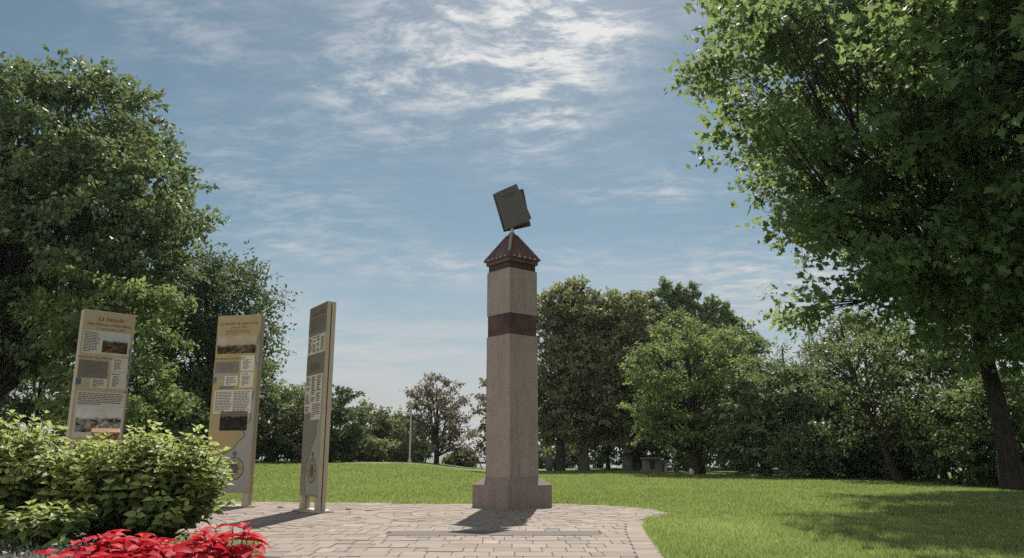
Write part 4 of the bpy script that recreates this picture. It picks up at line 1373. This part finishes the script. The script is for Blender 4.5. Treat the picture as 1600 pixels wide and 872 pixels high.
# silvery ground cover
def silver():
    rg = np.random.default_rng(5)
    n = 9000
    X = rg.uniform(-8.5, -3.6, n); Y = rg.uniform(6.0, 8.6, n)
    k = inpoly(X, Y, BED)
    X, Y = X[k], Y[k]; n = len(X)
    P = np.stack([X, Y, 0.06 + 0.16 * rg.random(n) * (0.5 + 0.5 * np.sin(X * 7) * np.cos(Y * 6) ** 2)], -1)
    m_ = MB()
    put_leaves(m_, T_NARROW, P, unit(rg.normal(size=(n, 3)) + 0.6 * UP), unit(rg.normal(size=(n, 3)) + UP), rg.uniform(0.03, 0.07, n), rg.random(n))
    tag(m_.build('ground_cover', M['silver']), 'silvery grey ground cover in front of the shrubs', 'ground cover', kind='stuff')


silver()


def pale_cover():
    rg = np.random.default_rng(6)
    n = 2600
    X = rg.uniform(-3.6, -2.4, n); Y = rg.uniform(6.6, 8.9, n)
    k = inpoly(X, Y, BED)
    X, Y = X[k], Y[k]; n = len(X)
    P = np.stack([X, Y, 0.07 + 0.12 * rg.random(n)], -1)
    m_ = MB()
    put_leaves(m_, T_OVAL, P, unit(rg.normal(size=(n, 3)) + 0.4 * UP), unit(rg.normal(size=(n, 3)) + UP), rg.uniform(0.03, 0.06, n), rg.random(n))
    tag(m_.build('ground_cover', M['panicle']), 'pale cream-green ground cover between the red plants and the shrub', 'ground cover', kind='stuff')


pale_cover()

# wooden lectern behind the shrub
lec = thing('wooden_lectern', 'orange-brown wooden lectern top showing above the left shrub', 'lectern', (-7.06, 13.6, 0.18), R(28))
MB().box(-0.05, 0.05, -0.05, 0.05, -0.18, 1.12).build('post', M['orange_wood'], lec, bevel=0.005)
MB().box(-0.22, 0.22, -0.18, 0.18, 0, 0.045).box(-0.20, 0.20, -0.16, 0.16, -0.13, -0.002).build('slanted_top', M['orange_wood'], lec, bevel=0.006).location = (0, 0, 1.22)
lec.children[-1].rotation_euler = (R(12), 0, 0)

# ------------------------------------------------------------------ lamp post
lx, ly = -6.35, 49.0
lz = float(gz(lx, ly))
lamp = thing('lamp_post', 'slim white lamp post in front of the lone tree', 'lamp post', (lx, ly, lz - 0.02))
MB().frustum(0.07, 0, 0.045, 3.3, 0, 12).build('pole', M['white_metal'], lamp, smooth=True)
MB().frustum(0.14, 0, 0.10, 0.22, 0, 12).build('base', M['white_metal'], lamp)
MB().frustum(0.07, 3.28, 0.16, 3.36, 0, 12).frustum(0.15, 3.36, 0.22, 3.62, 0, 12).build('lamp_globe', M['white_stone'], lamp)
MB().frustum(0.26, 3.62, 0.10, 3.76, 0, 12).build('lamp_cap', M['dark_metal'], lamp)
MB().frustum(0.05, 0, 0.05, 0.9, 0, 8, cx=0.2).build('side_post', M['dark_metal'], lamp)


# ------------------------------------------------------------------ picnic tables
def wood_table(label, x, y, rz):
    z = float(gz(x, y))
    T = thing('picnic_table', label, 'picnic table', (x, y, z), rz)
    tb = MB()
    for k in range(5): tb.box(-0.9, 0.9, -0.36 + k * 0.147, -0.36 + k * 0.147 + 0.135, 0.72, 0.76)
    tb.build('tabletop', M['table_wood'], T)
    for s in (-1, 1):
        b = MB()
        for k in range(2): b.box(-0.9, 0.9, s * 0.72 - 0.14 + k * 0.145, s * 0.72 - 0.14 + k * 0.145 + 0.135, 0.42, 0.455)
        b.build('seat', M['table_wood'], T)
    for sx in (-0.62, 0.62):
        l = MB()
        l.box(sx - 0.02, sx + 0.02, -0.8, 0.8, 0.33, 0.418)
        l.tube([(sx + 0.045, -0.62, 0), (sx + 0.045, -0.22, 0.72)], 0.05, 4, True).tube([(sx + 0.045, 0.62, 0), (sx + 0.045, 0.22, 0.72)], 0.05, 4, True)
        l.build('leg', M['table_wood'], T)
    return T


wood_table('small dark wooden picnic table seen just left of the stone pillar, far behind', -2.35, 53.0, R(70))
wood_table('low wooden picnic table between the two thick pale trunks', 6.05, 60.0, R(5))
tx, ty = 8.15, 46.0
T = thing('picnic_table', 'massive stone picnic table with slab ends beside the forked trunk', 'picnic table', (tx, ty, float(gz(tx, ty))), R(12))
MB().box(-0.55, 0.55, -0.45, 0.45, 0.74, 0.82).build('tabletop', M['table_concrete'], T, bevel=0.01)
for sx in (-0.36, 0.36):
    MB().frustum(0.30, 0, 0.20, 0.738, R(45), 4, cx=sx).build('leg', M['table_concrete'], T)
MB().box(-0.66, 0.5, -0.30, 0.30, 0.0, 0.12).build('base', M['table_concrete'], T)
bn = MB().box(0.60, 1.55, -0.34, -0.02, 0.36, 0.44).build('seat', M['table_concrete'], T, bevel=0.01)
for sx in (0.66, 1.36): MB().box(sx, sx + 0.14, -0.30, -0.06, 0.0, 0.358).build('seat_support', M['table_concrete'], T)
MB().box(0.58, 1.05, 0.1, 0.4, 0.0, 0.66).build('side_slab', M['table_concrete'], T, bevel=0.01)

cf = thing('chair_frame', 'small pale metal chair frame on the grass beside the stone picnic table', 'chair', (9.05, 45.4, float(gz(9.05, 45.4))), R(-25))
for sx in (-0.2, 0.2):
    for sy in (-0.2, 0.2): MB().frustum(0.02, 0, 0.02, 0.28 if sy < 0 else 0.5, 0, 6, cx=sx, cy=sy).build('leg', M['white_metal'], cf)
MB().box(-0.23, 0.23, -0.23, 0.23, 0.26, 0.29).build('seat', M['white_metal'], cf)
MB().box(-0.23, 0.23, 0.18, 0.22, 0.46, 0.50).build('backrest', M['white_metal'], cf)


def rock(name, label, cat, x, y, sx, sy, sz, mat, seed, z=None):
    rg = np.random.default_rng(seed)
    V, F4 = [], []
    nu, nv = 9, 6
    for i in range(nv + 1):
        th = PI * i / nv
        for j in range(nu):
            a = 2 * PI * j / nu; k = rg.uniform(0.8, 1.12)
            V.append((sx * k * math.sin(th) * math.cos(a), sy * k * math.sin(th) * math.sin(a), sz * (0.8 + k * math.cos(th))))
    for i in range(nv):
        for j in range(nu): F4.append((i * nu + j, i * nu + nu * 0 + (j + 1) % nu, (i + 1) * nu + (j + 1) % nu, (i + 1) * nu + j))
    o = MB().add(V, F4).build(name, mat, smooth=True)
    o.location = (x, y, float(gz(x, y)) - 0.01 if z is None else z)
    return tag(o, label, cat)


rock('pale_stone', 'small pale stone on the grass at the foot of the round sunlit tree', 'stone', 8.75, 38.6, 0.14, 0.12, 0.20, M['white_stone'], 1)
rock('flower_clump', 'low whitish clump at the lawn edge right of the round sunlit tree', 'plant', 11.2, 36.2, 0.32, 0.2, 0.10, M['white_stone'], 2)
rock('dark_boulder', 'dark upright boulder on the grass just right of the stone pillar', 'boulder', 2.35, 49.5, 0.30, 0.3, 0.5, M['granite_dark'], 3)
rock('paper_scrap', 'crumpled pale paper scrap lying on the lawn', 'litter', 4.62, 13.35, 0.035, 0.03, 0.028, M['scrap'], 4)
for i, (x, y, lb) in enumerate([(-3.1, 15.15, 'dry brown leaf on the paving right of the edge-on panel'), (-4.55, 15.7, 'dry brown leaf on the paving right of the ochre panel')]):
    rock('dead_leaf', lb, 'leaf', x, y, 0.07, 0.03, 0.012, M['deadleaf'], 8 + i, z=0.014)

# ------------------------------------------------------------------ town beyond the river
rg = np.random.default_rng(77)
tm = MB()
for k in range(700):
    x, y = rg.uniform(-3200, 3200), rg.uniform(2500, 4700)
    a, b, c = rg.uniform(10, 32), rg.uniform(10, 22), rg.uniform(6, 20)
    g = float(gz(x, y))
    tm.box(x - a, x + a, y - b, y + b, g - 1, g + c)
tag(tm.build('distant_town', M['town']), 'pale buildings of a far town across the river, in blue haze', 'town', kind='stuff')

# ------------------------------------------------------------------ haze
m, t = newmat('haze_air')
v = t.n('ShaderNodeVolumePrincipled')
v.inputs['Color'].default_value = (0.80, 0.88, 1.0, 1)
v.inputs['Density'].default_value = 0.00016
v.inputs['Anisotropy'].default_value = 0.2
o_ = t.n('ShaderNodeOutputMaterial')
t.link(v.outputs[0], o_.inputs['Volume'])
hb = MB().box(-6500, 6500, -60, 6500, -31.5, 36).build('haze', m)
tag(hb, 'thin pale blue air over the far valley', 'haze', kind='stuff')
